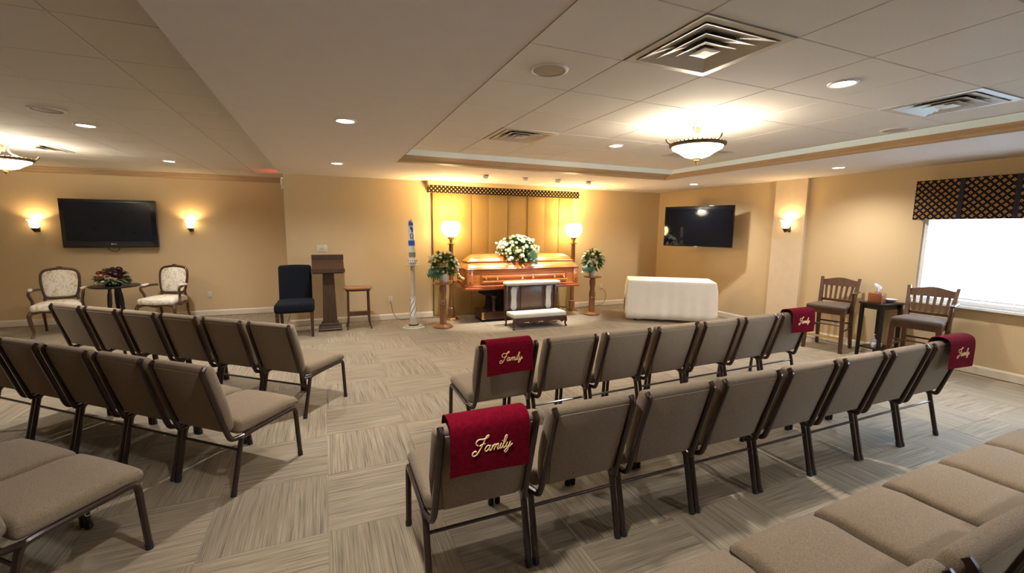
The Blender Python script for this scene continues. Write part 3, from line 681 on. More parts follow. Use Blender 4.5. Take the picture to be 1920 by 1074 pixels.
for x in (-.76, -.55, -.07, .14, .59, .78):
    h = MB().rbox(x, -.308, .775, .030, .02, .075, .006, 0); h.tube(spline([(x, -.312, .79), (x, -.345, .785), (x, -.366, .755), (x, -.362, .715)]), .0085, 6); h.build('handle_bracket', M['brass'], k)
for sx in (-1, 1):
    e = MB().tube([(sx * 1.14, -.16, .735), (sx * 1.14, .16, .735)], .015, 10)
    e.build('end_handle', M['casket'], k)
    for y in (-.12, .12): MB().tube(spline([(sx * 1.078, y, .79), (sx * 1.12, y, .785), (sx * 1.145, y, .755), (sx * 1.14, y, .715)]), .0085, 6).build('handle_bracket', M['brass'], k)
bt = thing('casket_bier', 'dark wooden bier with brass corners and black pedestals under the casket', 'bier', (CX, CY, 0))
bs = MB().loft([rrect(.80, .235, .045, .01), rrect(.80, .235, .175, .01), rrect(.79, .225, .185, .01)]).build('base_frame', M['mahog'], bt)
MB().box(-.78, .78, -.21, .21, 0, .047).build('plinth', M['blackv'], bt, smooth=0)
for sx in (-1, 1):
    for sy in (-1, 1): MB().prism([(-.05, 0), (.006, 0), (.006, .13), (-.05, .13), (-.03, .10), (-.038, .065), (-.03, .03)], 'y', sy * .241, sy * .234, Matrix.Translation((sx * .80, 0, .048)) @ Matrix.Scale(sx, 4, (1, 0, 0))).build('brass_corner', M['brass'], bs, smooth=0)
    MB().loft([rect(.20, .14, .185, sx * .45), rect(.17, .12, .24, sx * .45), rect(.16, .11, .45, sx * .45), rect(.22, .17, .53, sx * .45)]).build('pedestal', M['blackv'], bt, smooth=0)
    MB().lathe([(.035, .185), (.04, .20), (.026, .22), (.032, .42), (.055, .45), (.058, .47)], sx * .57, -.20, 14).build('column', M['walnut'], bt)
MB().box(-.72, .72, -.21, .21, .47, .585).build('top_frame', M['blackv'], bt, smooth=0)

# ------------------------------------------------------------------ flowers
def rose_mesh(nm, mat, seed):
    rn = random.Random(seed); mb = MB()
    mb.lathe([(0, -.012), (.014, -.008), (.020, .008), (.016, .020), (.006, .024), (0, .022)], n=8)
    for lay, (cnt, r0, tip) in enumerate(((4, .017, .026), (5, .025, .020), (6, .033, .008))):
        for q in range(cnt):
            a = 2 * math.pi * (q + .4 * lay) / cnt + rn.uniform(-.1, .1); xf = Matrix.Rotation(a, 4, 'Z')
            vs = []; w = r0 * 1.05
            for i, (rr, z) in enumerate(((r0 * .35, -.014), (r0 * .85, -.004), (r0, tip * .6), (r0 * 1.16, tip))):
                ww = w * (.4, .85, 1.0, .6)[i]
                vs += [(rr * .86, -ww * .62, z + .001), (rr, 0, z), (rr * .86, ww * .62, z + .001)]
            fs = []
            for i in range(3):
                for j in range(2): fs.append((i * 3 + j, i * 3 + j + 1, (i + 1) * 3 + j + 1, (i + 1) * 3 + j))
            mb.add(vs, fs, xf)
    me = bpy.data.meshes.new(nm); me.from_pydata(mb.v, [], mb.f); me.materials.append(mat)
    me.polygons.foreach_set('use_smooth', [True] * len(me.polygons)); return me
ROSE = rose_mesh('rose', M['rose'], 1); BUD = rose_mesh('bud', M['bud'], 2); ORNG = rose_mesh('orange_bloom', M['orange'], 3); PLUM = rose_mesh('plum_bloom', M['plum'], 4); PEACH = rose_mesh('peach_bloom', M['peach'], 5)
def leaf_into(mb, p, d, L, w, droop=.25, rn=random):
    d = Vector(d).normalized(); s = d.cross(Vector((0, 0, 1)))
    if s.length < .05: s = Vector((1, 0, 0))
    s.normalize(); s = (Matrix.Rotation(rn.uniform(-.7, .7), 3, d) @ s); up = s.cross(d); p = Vector(p)
    vs = []
    for i, (t, ww) in enumerate(((0, .08), (.3, .8), (.6, 1), (.85, .55), (1, .04))):
        c = p + d * (L * t) + Vector((0, 0, -droop * L * t * t)); vs += [c - s * w * ww * .5 + up * w * .12 * ww, c, c + s * w * ww * .5 + up * w * .12 * ww]
    fs = []
    for i in range(4):
        for j in range(2): fs.append((i * 3 + j, i * 3 + j + 1, i * 3 + j + 4, i * 3 + j + 3))
    mb.add(vs, fs)
def split_leaf(nm, par, loc, d, nrm, L=.20):
    """deeply cut philodendron leaf with thickness"""
    mb = MB(); n = 8; half = []
    out = [(0, 0)]
    for side in (1, -1):
        pts = []
        for i in range(n):
            t0 = i / n; t1 = (i + .86) / n
            w0 = math.sin(math.pi * min(1, t0 * .9 + .12)) ** .7 * .48; w1 = math.sin(math.pi * min(1, t1 * .9 + .12)) ** .7 * .48
            pts += [(side * w0 * .45, t0), (side * w0, t0 - .10 + .12 * t0 + .08), (side * w1, t1 - .02), (side * w1 * .45, t1 + .01)]
        half.append(pts)
    o = [(x * L, y * L) for x, y in half[0]] + [(0, 1.02 * L)] + [(x * L, y * L) for x, y in reversed(half[1])]
    # strips: each lobe a quad, plus the midrib
    for pts in half:
        for i in range(n):
            a, b_, c_, d_ = [Vector((x * L, y * L, -.28 * L * (x * 2) ** 2 - .18 * L * y * y)) for x, y in pts[i * 4:i * 4 + 4]]
            z = Vector((0, 0, .0015)); m0 = Vector((0, pts[i * 4][1] * L, -.18 * L * pts[i * 4][1] ** 2)); m1 = Vector((0, pts[i * 4 + 3][1] * L, -.18 * L * pts[i * 4 + 3][1] ** 2))
            v = [m0, a, b_, c_, d_, m1]; mb.add(v + [q + z for q in v], [(0, 1, 4, 5), (1, 2, 3, 4), (11, 10, 7, 6), (10, 9, 8, 7)])
    mb.tube([(0, -.10 * L, 0), (0, .5 * L, -.045 * L), (0, L, -.18 * L)], [.004, .003, .001], 5)
    y_ = Vector(d).normalized(); z_ = Vector(nrm); z_ = (z_ - y_ * z_.dot(y_)).normalized(); x_ = y_.cross(z_)
    o_ = mb.build(nm, M['palm'], par, loc, smooth=40); o_.rotation_euler = Matrix((x_, y_, z_)).transposed().to_euler(); return o_
def bouquet(t, c, rx, ry, rz_, n_rose, n_bud, n_leaf, seed, lo=-.15, lsize=.10, lidz=None):
    rn = random.Random(seed); c = Vector(c); pos = []
    def dirv(low):
        while True:
            v = Vector((rn.uniform(-1, 1), rn.uniform(-1, 1), rn.uniform(low, 1)))
            if .2 < v.length < 1: return v.normalized()
    lm = MB(); st = MB()
    for i in range(n_leaf):
        d = dirv(lo - .25); q = c + Vector((d.x * rx, d.y * ry, d.z * rz_)) * rn.uniform(.35, .85)
        if lidz: q.z = max(q.z, lidz(q) + .01)
        leaf_into(lm, q, d + Vector((0, 0, rn.uniform(-.2, .3))), rn.uniform(.6, 1.3) * lsize, rn.uniform(.45, .7) * lsize, rn=rn)
    tag(lm.build('foliage', M['leaf'], t, smooth=50), kind='stuff')
    tries = 0
    while len(pos) < n_rose + n_bud and tries < 4000:
        tries += 1; d = dirv(lo); s = rn.uniform(.92, 1.06); q = c + Vector((d.x * rx, d.y * ry, d.z * rz_)) * s
        big = len(pos) < n_rose
        if d.y > .55 or any((q - p).length < (.060 if big else .042) for p, _ in pos): continue
        if lidz: q.z = max(q.z, lidz(q) + .02)
        pos.append((q, d)); st.tube([c + (q - c) * .15, q], .002, 4, cap=False)
        o = inst('rose' if big else 'bud', ROSE if big else BUD, t, q, sc=rn.uniform(.9, 1.2) if big else rn.uniform(.55, .8), rot=d.to_track_quat('Z', 'Y').to_euler())
    st.build('stems', M['leaf'], t)
sp = thing('casket_spray', 'wide spray of white roses and green leaves lying on the casket lid', 'flowers', (3.24, 7.36, 1.16))
bouquet(sp, (0, 0, .10), .40, .24, .26, 40, 46, 520, 11, -.32, .085, lambda q: (1.198 - 1.0 * max(0, abs(q.y - .11) - .10) if abs(q.y - .11) < .22 else 1.06 - .9 * (abs(q.y - .11) - .22)) - 1.16)
split_leaf('split_leaf', sp, (.19, -.255, .10), (.28, -.18, -.9), (.15, -.95, .45), .25)
for (x, y, z, s_) in ((-.40, -.12, .22, .8), (-.46, -.10, .24, .7), (-.35, -.13, .17, .8), (-.22, -.22, -.02, 1.0), (-.26, -.22, -.05, .9), (.16, -.24, -.04, 1.0), (.20, -.25, -.07, .9), (-.02, -.25, .02, 1.1)):
    inst('rose', ROSE, sp, (x, y, z), sc=s_, rot=(R(60), 0, 0))
def pedestal(lb, x, y):
    t = thing('pedestal_stand', lb, 'plant stand', (x, y, 0), 0, 'turned wooden flower pedestals')
    MB().lathe([(0, 0), (.155, 0), (.162, .010), (.158, .026), (.120, .040), (.110, .052), (.085, .060), (0, .060)], n=28).build('base', M['oak'], t)
    MB().lathe([(.058, .058), (.062, .075), (.056, .10), (.058, .25), (.054, .33), (.062, .345), (.050, .358), (.062, .372), (.062, .405), (.050, .418), (.062, .432), (.050, .46), (.043, .52), (.056, .60), (.060, .66), (.048, .70), (.066, .725), (.070, .738)], n=20).build('column', M['oak'], t)
    MB().lathe([(0, .735), (.160, .735), (.172, .742), (.172, .752), (.160, .760), (0, .760)], n=32).build('top', M['oak'], t)
def potted(lb, x, y, seed, mirror=1, tall=0):
    t = thing('flower_arrangement', lb, 'flowers', (x, y, .760), 0, 'white pots of roses on pedestals')
    pt_ = MB().lathe([(0, 0), (.062, 0), (.066, .006), (.074, .13), (.072, .145), (.064, .145), (.060, .12), (0, .118)], n=28).build('pot', M['pot'], t)
    bouquet(t, (0, 0, .28 + tall), .24, .18, .22, 13, 18, 330, seed, -.25, .085)
    rn = random.Random(seed + 50)
    for q in range(7):   # trailing sprig of small blooms
        inst('bud', BUD, t, (mirror * (.16 + .022 * q), -.08 - .005 * q, .24 - .028 * q + rn.uniform(-.03, .03)), sc=rn.uniform(.7, .95), rot=(R(50), 0, mirror * R(40)))
    split_leaf('split_leaf', t, (-.07, -.13, .22), (-.9, -.1, -.30), (-.15, -.95, .35), .24)
    for s_ in (-1,): MB().tube(spline([(s_ * .05, 0, .2), (s_ * .14, -.02, .36 + tall), (s_ * .27, -.03, .46 + tall + .02 * s_)]), [.003] * 12 + [.0015], 5).build('twig', M['leaf'], t)
pedestal('turned wooden pedestal left of the casket', 1.775, 7.11); pedestal('turned wooden pedestal right of the casket', 4.78, 7.22)
potted('white roses in white pot on the left pedestal, large split leaf', 1.79, 7.11, 21, 1); potted('white roses in white pot on the right pedestal beside the white table', 4.77, 7.22, 33, -1, .02)

# ------------------------------------------------------------------ torchiere lamps
def torchiere(lb, x, y):
    t = thing('torchiere_lamp', lb, 'floor lamp', (x, y, 0), 0, 'globe floor lamps beside the casket')
    o8 = lambda r, z: [(r * math.cos(R(22.5 + 45 * i)), r * math.sin(R(22.5 + 45 * i)), z) for i in range(8)]
    MB().loft([o8(.140, 0), o8(.140, .012), o8(.115, .022), o8(.108, .045), o8(.075, .055)]).build('base', M['brass'], t, smooth=0)
    MB().loft([o8(.062, .05), o8(.060, .21), o8(.045, .225)]).build('pole_foot', M['oak'], t, smooth=0)
    MB().lathe([(.040, .21), (.038, .68)], n=12).build('lower_pole', M['oak'], t)
    MB().lathe([(.040, .675), (.058, .685), (.058, .705), (.040, .715)], n=16).build('ring', M['brass'], t)
    MB().lathe([(.040, .71), (.038, 1.36)], n=12).build('upper_pole', M['oak'], t)
    MB().lathe([(.036, 1.355), (.075, 1.37), (.078, 1.38), (.05, 1.392), (.026, 1.41), (.030, 1.43), (.055, 1.475), (.085, 1.492), (.085, 1.498), (0, 1.498)], n=20).build('cup', M['brass'], t)
    MB().lathe([(.060, 1.496), (.098, 1.518), (.138, 1.560), (.160, 1.610), (.168, 1.660), (.160, 1.710), (.142, 1.750), (.126, 1.768), (.120, 1.766), (.135, 1.747), (.152, 1.708), (.160, 1.660), (.152, 1.613), (.130, 1.567), (.092, 1.526), (.05, 1.506), (0, 1.503)], n=32).build('globe_shade', M['globe'], t, smooth=60)
    pointlamp(t, (0, 0, 1.66), 22, AMBER, .05)
torchiere('glowing globe floor lamp left of the casket', 2.075, 7.68); torchiere('glowing globe floor lamp right of the casket', 4.60, 7.68)

# ------------------------------------------------------------------ kneeler
kt = thing('kneeler', 'dark carved prayer kneeler with ivory pads in front of the casket', 'kneeler', (3.29, 6.68, 0))
for sx in (-1, 1):
    for y in (-.185, .17):
        MB().tube(spline([(sx * .47, y, .165), (sx * .488, y - .008, .12), (sx * .478, y, .06), (sx * .492, y - .012, .008), (sx * .492, y - .012, 0)]), [.030] * 4 + [.024] * 6 + [.016] * 6 + [.02] * 5 + [.022] * 4, 8).build('leg', M['mahog'], kt)
ap = [(-.47, .165), (-.47, .10)] + [(-.45 + .9 * i / 24, .098 + .022 * math.sin(i * math.pi * .5)) for i in range(25)] + [(.47, .10), (.47, .165)]
MB().prism(ap, 'y', -.198, -.175).build('carved_apron', M['mahog'], kt, smooth=0)
for x in (-.26, 0, .26): MB().rbox(x, -.200, .112, .09, .008, .014, .004, 0).build('gilt_scroll', M['brass'], kt)
MB().box(-.49, .49, -.205, .20, .160, .185).build('step', M['mahog'], kt, smooth=0)
MB().rbox(0, -.03, .222, .985, .355, .078, .022, 3).build('kneeling_pad', M['ivory'], kt)
for sx in (-1, 1): MB().rbox(sx * .475, .20, .44, .055, .06, .52, .01, 0).build('side_post', M['mahog'], kt)
MB().box(-.45, .45, .19, .212, .19, .69).build('back_panel', M['mahog'], kt, smooth=0)
MB().rbox(0, .184, .46, .40, .012, .40, .004, 0).build('centre_panel', M['kpanel'], kt)
for sx in (-1, 1):
    o = []
    for i in range(40):
        a = 2 * math.pi * i / 40; cxx = abs(math.cos(a)) ** .55 * math.copysign(1, math.cos(a)); szz = abs(math.sin(a)) ** .55 * math.copysign(1, math.sin(a))
        z = szz * .20; o.append((sx * .335 + cxx * (.054 - .009 * math.cos(szz * 3.0)), .46 + z))
    MB().prism(o, 'y', .176, .190).build('lattice_insert', M['cane'], kt, smooth=0)
    MB().rbox(sx * .335, .186, .46, .165, .010, .46, .003, 0).build('insert_frame', M['mahog'], kt)
MB().box(-.50, .50, .09, .24, .685, .70).build('top_board', M['mahog'], kt, smooth=0)
MB().rbox(0, .155, .728, 1.04, .17, .06, .022, 3).build('arm_pad', M['ivory'], kt)
for sx in (1,): MB().tube(spline([(sx * .50, .235, .66), (sx * .53, .25, .45), (sx * .51, .26, .25), (sx * .56, .30, .12), (sx * .60, .27, .012)]), .020, 8).build('scroll_leg', M['mahog'], kt)

# ------------------------------------------------------------------ along the back wall
nt_ = thing('side_chair', 'dark navy dotted upholstered side chair beside the lectern', 'chair', (-.455, 7.42, 0))
MB().rbox(0, 0, .445, .53, .56, .15, .05, 3, lambda p: (p.x * (1 + .03 * (p.y < 0)), p.y, p.z + (.025 * (1 - (p.x / .265) ** 2) * (1 - (p.y / .28) ** 2) if p.z > 0 else 0)), k=(0, .2, .55, 1)).build('seat', M['navy'], nt_, smooth=60)
MB().rbox(0, 0, 0, .475, .085, .62, .04, 3, lambda p: (p.x, .235 + .10 * (p.z + .31) / .62 + p.y, .73 + p.z + .012 * (1 - (p.x / .24) ** 2) * (p.z > .2)), k=(0, .2, .55, 1)).build('backrest', M['navy'], nt_, smooth=60)
for sx in (-1, 1):
    MB().loft([rect(.018, .018, 0, sx * .232, -.245), rect(.026, .026, .38, sx * .232, -.240)]).build('leg', M['mahog'], nt_, smooth=0)
    MB().loft([rect(.018, .018, 0, sx * .215, .30), rect(.026, .026, .40, sx * .215, .23)]).build('leg', M['mahog'], nt_, smooth=0)
lc = thing('lectern', 'dark wooden lectern with slanted desk and square pedestal', 'lectern', (.03, 7.58, 0))
MB().loft([rect(.175, .15, 0), rect(.175, .15, .035), rect(.165, .14, .045), rect(.165, .14, .06), rect(.135, .115, .075), rect(.130, .11, .115), rect(.112, .095, .125)]).build('base', M['walnut'], lc, smooth=0)
MB().loft([rect(.108, .085, .12), rect(.082, .07, .93)]).build('column', M['walnut'], lc, smooth=0)
MB().box(-.225, .225, -.17, .16, .925, .955).build('desk_bottom', M['walnut'], lc, smooth=0)
MB().prism([(-.185, .955), (.17, .955), (.17, 1.13), (-.185, .985)], 'x', -.235, .235).build('slanted_desk', M['walnut'], lc, smooth=0)
MB().box(-.245, .245, -.205, -.185, .945, 1.005).build('book_ledge', M['walnut'], lc, smooth=0)
MB().box(-.24, .24, .145, .172, 1.12, 1.205).build('back_rail', M['walnut'], lc, smooth=0)
sl = thing('wooden_stool', 'small oval-topped wooden stool table right of the lectern', 'stool', (.468, 7.55, 0))
oc = [(.225 * math.copysign(abs(math.cos(a)) ** .6, math.cos(a)), .155 * math.copysign(abs(math.sin(a)) ** .6, math.sin(a))) for a in [2 * math.pi * i / 32 for i in range(32)]]
MB().loft([[(x * .97, y * .97, .655) for x, y in oc], [(x, y, .663) for x, y in oc], [(x, y, .680) for x, y in oc], [(x * .97, y * .97, .688) for x, y in oc]]).build('top', M['stoolw'], sl)
MB().loft([[(x * .86, y * .80, .625) for x, y in oc], [(x * .86, y * .80, .656) for x, y in oc]]).build('apron', M['barw'], sl)
for sx in (-1, 1):
    for sy in (-1, 1): MB().tube(spline([(sx * .155, sy * .10, .65), (sx * .16, sy * .105, .30), (sx * .165, sy * .108, .12), (sx * .19, sy * .13, 0)]), [.015] * 8 + [.012] * 11, 8).build('leg', M['barw'], sl)
MB().box(-.16, .16, -.105, .105, .245, .262).build('shelf', M['barw'], sl, smooth=0)
MB().box(-.16, .16, -.115, -.10, .225, .29).build('stretcher', M['barw'], sl, smooth=0)
# processional candle
cd = thing('candle_stand', 'tall cream candle stand with stepped base beside the wall outlet', 'candle stand', (1.30, 7.20, 0))
o8 = lambda r, z, st=.72: [(r * math.cos(R(22.5 + 45 * i)), r * st * math.sin(R(22.5 + 45 * i)), z) for i in range(8)]
MB().loft([o8(.19, 0), o8(.19, .022), o8(.17, .03), o8(.15, .032), o8(.15, .052), o8(.11, .056)]).build('base', M['cream'], cd, smooth=0)
MB().lathe([(.085, .055), (.088, .066), (.06, .074)], n=20).build('base_ring', M['bronze'], cd)
MB().lathe([(.062, .07), (.068, .09), (.058, .12), (.064, .15), (.058, .20), (.050, .215)], n=20).build('carved_foot', M['cream'], cd)
sh = MB().lathe([(.048, .21), (.040, .51)], n=20)
sh.build('twisted_shaft', M['white'], cd); tw = MB()
for q in range(4):
    tw.tube([((.047 - .008 * i / 20) * math.cos(q * math.pi / 2 + i * .18), (.047 - .008 * i / 20) * math.sin(q * math.pi / 2 + i * .18), .225 + .27 * i / 20) for i in range(21)], .0055, 5)
tw.build('spiral_band', M['bronze'], cd)
MB().lathe([(.042, .508), (.044, .52), (.036, .53), (.033, 1.03), (.04, 1.04)], n=18).build('pole', M['cream'], cd)
MB().lathe([(.03, 1.035), (.11, 1.045), (.115, 1.052), (.05, 1.056), (.045, 1.075), (.066, 1.085), (.068, 1.10), (.05, 1.105)], n=24).build('drip_pan', M['cream'], cd)
MB().lathe([(.068, 1.10), (.070, 1.11), (.070, 1.145), (.062, 1.15)], n=20).build('socket', M['white'], cd)
sk = MB()
for q in range(14): a = 2 * math.pi * q / 14; sk.rbox(.069 * math.cos(a), .069 * math.sin(a), 1.127, .010, .010, .026, .003, 0)
sk.build('socket_arches', M['bronze'], cd)
cn = thing('paschal_candle', 'tall white candle with blue symbols standing in the cream holder', 'candle', (1.30, 7.20, 1.15))
lean = Matrix.Rotation(R(-1.5), 4, 'Y')
MB().lathe([(0, 0), (.053, 0), (.051, .55), (.045, .60), (.03, .625), (.012, .635), (0, .635)], n=24, xf=lean).build('wax_body', M['candle'], cn)
MB().lathe([(.0545, .03), (.0545, .11), (.053, .11), (.053, .03)], n=24, xf=lean).build('grey_band', M['greyp'], cn)
MB().lathe([(.0535, .215), (.0535, .30), (.052, .30), (.052, .215)], n=24, xf=lean).build('blue_band', M['blue'], cn)
def candle_mark(nm, pts, r):
    mb = MB()
    for st in pts: mb.tube([lean @ Vector((.0535 * math.sin(x), -.0535 * math.cos(x), z)) for x, z in (spline([(a, b, 0) for a, b in st], 4) if 0 else st)], r, 6)
    mb.build(nm, M['blue'], cn)
candle_mark('omega_mark', [[(-.5, .325), (-.2, .33), (-.55, .37), (-.3, .41), (.15, .41), (.4, .37), (.1, .33), (.4, .325)]], .006)
candle_mark('cross_mark', [[(.2, .43), (-.05, .52)], [(-.5, .49), (-.1, .475), (.35, .46)], [(-.15, .50), (-.45, .52)], [(.0, .44), (.3, .50)]], .010)
candle_mark('flame_mark', [[(-.7, .56), (-.5, .60), (-.1, .60)], [(-.8, .54), (-.4, .565), (0, .55)], [(.0, .585), (.3, .56), (.1, .535)]], .013)
MB().tube([lean @ Vector((0, 0, .63)), lean @ Vector((.004, 0, .65))], .002, 5).build('wick', M['dark'], cn)
# wall plates and cords
def outlet(lb, x, y, z, gang=1, nm='wall_outlet', cat='outlet'):
    t = thing(nm, lb, cat, (x, y, z)); w = .035 * gang + (.012 if gang > 1 else 0)
    MB().rbox(0, -.004, 0, 2 * w, .008, .115, .003, 0).build('cover_plate', M['plate'], t)
    for g in range(gang):
        gx = (g - (gang - 1) / 2) * .046
        if nm == 'wall_outlet':
            for dz in (-.02, .02):
                f = MB().rbox(gx, -.008, dz, .030, .006, .028, .003, 0).build('socket', M['plate'], t)
                for sx in (-.006, .006): MB().box(gx + sx - .001, gx + sx + .001, -.012, -.0105, dz - .005, dz + .006).build('slot', M['dark'], f, smooth=0)
        else: MB().rbox(gx, -.014, .003, .010, .022, .020, .002, 0).build('toggle', M['plate'], t)
outlet('wall outlet with brown plug left of the candle stand', 1.045, YB, .37); outlet('wall outlet right of the casket, near the right pedestal', 5.55, YB, .41)
outlet('wall outlet low on the alcove wall', -1.99, YL, .39); outlet('double light switch plate above the lectern', -.05, YB, 1.29, 2, 'light_switch', 'light switch')
def cord(lb, pts, mat='cord', r=.004): tag(MB().tube(spline(pts), r, 6).build('power_cord', M[mat], None), lb, 'cord')
cord('brown lamp cord drooping from outlet to the left floor lamp', [(1.045, YB - .012, .35), (1.05, YB - .035, .30), (1.09, YB - .04, .12), (1.20, YB - .06, .006), (1.5, YB - .08, .006), (1.8, YB - .12, .006), (2.0, 7.86, .006), (2.06, 7.80, .02)])
cord('thin lamp cord drooping from the outlet right of the casket', [(5.55, YB - .012, .39), (5.62, YB - .04, .33), (5.66, YB - .04, .2), (5.58, YB - .05, .05), (5.3, YB - .08, .006), (4.9, 7.88, .006), (4.7, 7.79, .02)])

# ------------------------------------------------------------------ televisions
tv = thing('television', 'black flat television angled out from the right wall', 'television', (6.58, 6.44, 1.735), math.atan2(-1.245, .46))
MB().rbox(0, .018, 0, 1.335, .036, .775, .006, 0).build('bezel', M['tvblk'], tv)
MB().box(-.655, .655, -.003, .001, -.370, .378).build('screen', M['screen'], tv, smooth=0)
MB().box(-.03, .03, -.002, 0, -.384, -.376).build('logo_bar', M['silver'], tv, smooth=0)
MB().rbox(0, .055, -.02, .5, .04, .4, .01, 0).build('rear_housing', M['tvblk'], tv)
ma = MB().tube([(-.05, .07, 0), (.10, .26, 0)], .022, 8); ma.tube([(.10, .26, 0), (.02, .46, 0), (.02, .495, 0)], [.022, .022, .05], 8); ma.build('mount_arm', M['rubber'], tv)
t2 = thing('television', 'older black television with speaker strip on the alcove wall between sconces', 'television', (-3.275, 9.40, 1.665))
MB().rbox(0, .04, 0, 1.262, .08, .795, .010, 0).build('bezel', M['tvblk'], t2)
MB().box(-.575, .555, -.004, .001, -.285, .350).build('screen', M['screenm'], t2, smooth=0)
MB().box(-.575, .555, -.003, .001, -.375, -.298).build('speaker_strip', M['rubber'], t2, smooth=0)
lg = MB().lathe([(0, 0), (.012, 0), (.012, .002), (0, .002)], 0, 0, 14, xf=Matrix.Translation((0, -.003, -.335)) @ Matrix.Rotation(R(90), 4, 'X')); lg.box(.018, .026, -.0045, -.003, -.345, -.325); lg.box(.026, .036, -.0045, -.003, -.345, -.341)
lg.box(.042, .060, -.0045, -.003, -.345, -.341); lg.box(.042, .046, -.0045, -.003, -.345, -.325); lg.box(.042, .060, -.0045, -.003, -.329, -.325); lg.box(.056, .060, -.0045, -.003, -.345, -.335)
lg.build('maker_mark', M['silver'], t2, smooth=0)
MB().rbox(0, .10, 0, .6, .10, .4, .01, 0).build('wall_mount', M['rubber'], t2)
MB().tube(spline([(-.08, .06, -.38), (-.06, .07, -.44), (0, .08, -.465), (.06, .07, -.44), (.08, .06, -.38)]), .005, 6).build('cable_loop', M['rubber'], t2)

# ------------------------------------------------------------------ alcove armchairs, table, autumn flowers
def armchair(lb, x, y, rz):
    t = thing('armchair', lb, 'armchair', (x, y, 0), rz, 'carved armchairs in the alcove'); t.scale = (.87, .9, 1)     # looks to -y
    MB().rbox(0, -.02, .425, .58, .53, .105, .045, 3, lambda p: (p.x * (1 + .10 * (-p.y) / .265), p.y - .02 * (1 - (p.x / .29) ** 2) * (p.y < 0), p.z + (.035 * (1 - (p.x / .29) ** 2) * (1 - (p.y / .265) ** 2) if p.z > 0 else 0)), k=(0, .2, .55, 1)).build('seat', M['brocade'], t, smooth=60)
    for (a, b_) in ((((-.315, -.265), (.315, -.265))), ((-.315, -.265), (-.255, .235)), ((.315, -.265), (.255, .235))):
        n = 14; A, B = Vector((*a, 0)), Vector((*b_, 0))
        MB().tube([A + (B - A) * i / n + Vector((0, 0, .372 - .012 * math.cos(i * math.pi * 4 / n))) for i in range(n + 1)], .022, 8, flat=1.2).build('seat_rail', M['wframe'], t)
    for sx in (-1, 1):
        MB().tube(spline([(sx * .30, -.25, .375), (sx * .325, -.275, .31), (sx * .312, -.262, .18), (sx * .298, -.25, .08), (sx * .31, -.27, .02), (sx * .318, -.285, 0)]), [.031] * 7 + [.028] * 6 + [.022] * 6 + [.016] * 6 + [.02] * 6, 8).build('leg', M['wframe'], t)
        MB().tube(spline([(sx * .25, .225, .39), (sx * .245, .245, .2), (sx * .25, .31, 0)]), [.024] * 6 + [.019] * 7, 8).build('leg', M['wframe'], t)
        ar = MB().tube(spline([(sx * .262, .225, .66), (sx * .30, .12, .665), (sx * .335, -.02, .655), (sx * .335, -.10, .645), (sx * .33, -.115, .60), (sx * .305, -.07, .50), (sx * .315, -.10, .39)]), [.019] * 20 + [.022] * 17, 8).build('arm', M['wframe'], t)
        MB().rbox(0, 0, 0, .055, .19, .035, .016, 1, xf=Matrix.Translation((sx * .330, .0, .678)) @ Matrix.Rotation(R(-sx * 8), 4, 'Z')).build('arm_pad', M['brocade'], ar, smooth=60)
    # shield-shaped back: outline swept by the frame, pad inside
    def out(s):
        o = []
        for (xx, zz) in ((0, .965), (.10, .955), (.19, .935), (.235, .885), (.245, .80), (.235, .68), (.205, .56), (.15, .525), (0, .520)): o.append((xx * s if xx else 0, .52 + (zz - .52) * (s if 0 else 1)))
        return o
    half = spline([(x_, z_, 0) for x_, z_ in out(1)], 4); loop = [(p.x, p.y) for p in half] + [(-p.x, p.y) for p in reversed(half[1:-1])]
    bk = lambda x_, z_, o=0: (x_, .225 + (z_ - .45) * .20 + o, z_)
    ring = [Vector(bk(x_, z_)) for x_, z_ in loop]; ring.append(ring[0]); bf = MB().tube(ring, .023, 8, cap=False, up=(0, 1, 0)).build('back_frame', M['wframe'], t, smooth=60)
    MB().tube([bk(-.05, .972), bk(-.02, .985), bk(.02, .985), bk(.05, .972)], [.008, .014, .014, .008], 8).build('crest', M['wframe'], bf)
    pad = MB(); cz = .74
    rings = [[bk(x_ * s_, cz + (z_ - cz) * s_, o_) for x_, z_ in loop] for s_, o_ in ((.97, .03), (.97, -.005), (.80, -.028), (.4, -.038), (.02, -.040))]
    pad.loft(rings).build('back_pad', M['brocade'], t, smooth=60)
    for sx in (-1, 1): MB().tube([(sx * .235, .235, .38), bk(sx * .20, .57)], .022, 8).build('back_post', M['wframe'], t)
armchair('carved armchair in pale tapestry on the left of the round table', -3.755, 8.75, R(14)); armchair('carved armchair in pale tapestry on the right of the round table', -2.47, 8.85, R(-17))
rt = thing('round_table', 'small round black table between the two armchairs', 'table', (-3.09, 8.80, 0))
MB().lathe([(0, .675), (.30, .675), (.318, .685), (.320, .695), (.312, .703), (0, .703)], n=40).build('top', M['espresso'], rt)
for q in range(3):
    a = R(100 + 120 * q); d = Vector((math.cos(a), math.sin(a), 0))
    MB().tube(spline([d * .065 + Vector((0, 0, .68)), d * .08 + Vector((0, 0, .5)), d * .10 + Vector((0, 0, .3)), d * .19 + Vector((0, 0, .06)), d * .26]), [.022] * 4 + [.030] * 6 + [.026] * 5 + [.020] * 10, 8).build('leg', M['espresso'], rt)
MB().lathe([(0, .28), (.09, .28), (.09, .30), (0, .30)], n=20).build('leg_collar', M['espresso'], rt)
af = thing('flower_arrangement', 'low autumn arrangement of orange and plum blooms on the round black table', 'flowers', (-3.10, 8.78, .703))
MB().lathe([(0, 0), (.085, 0), (.10, .01), (.11, .06), (.10, .075), (0, .07)], n=24).build('bowl', M['espresso'], af)
rn = random.Random(5); fo = MB(); fo2 = MB()
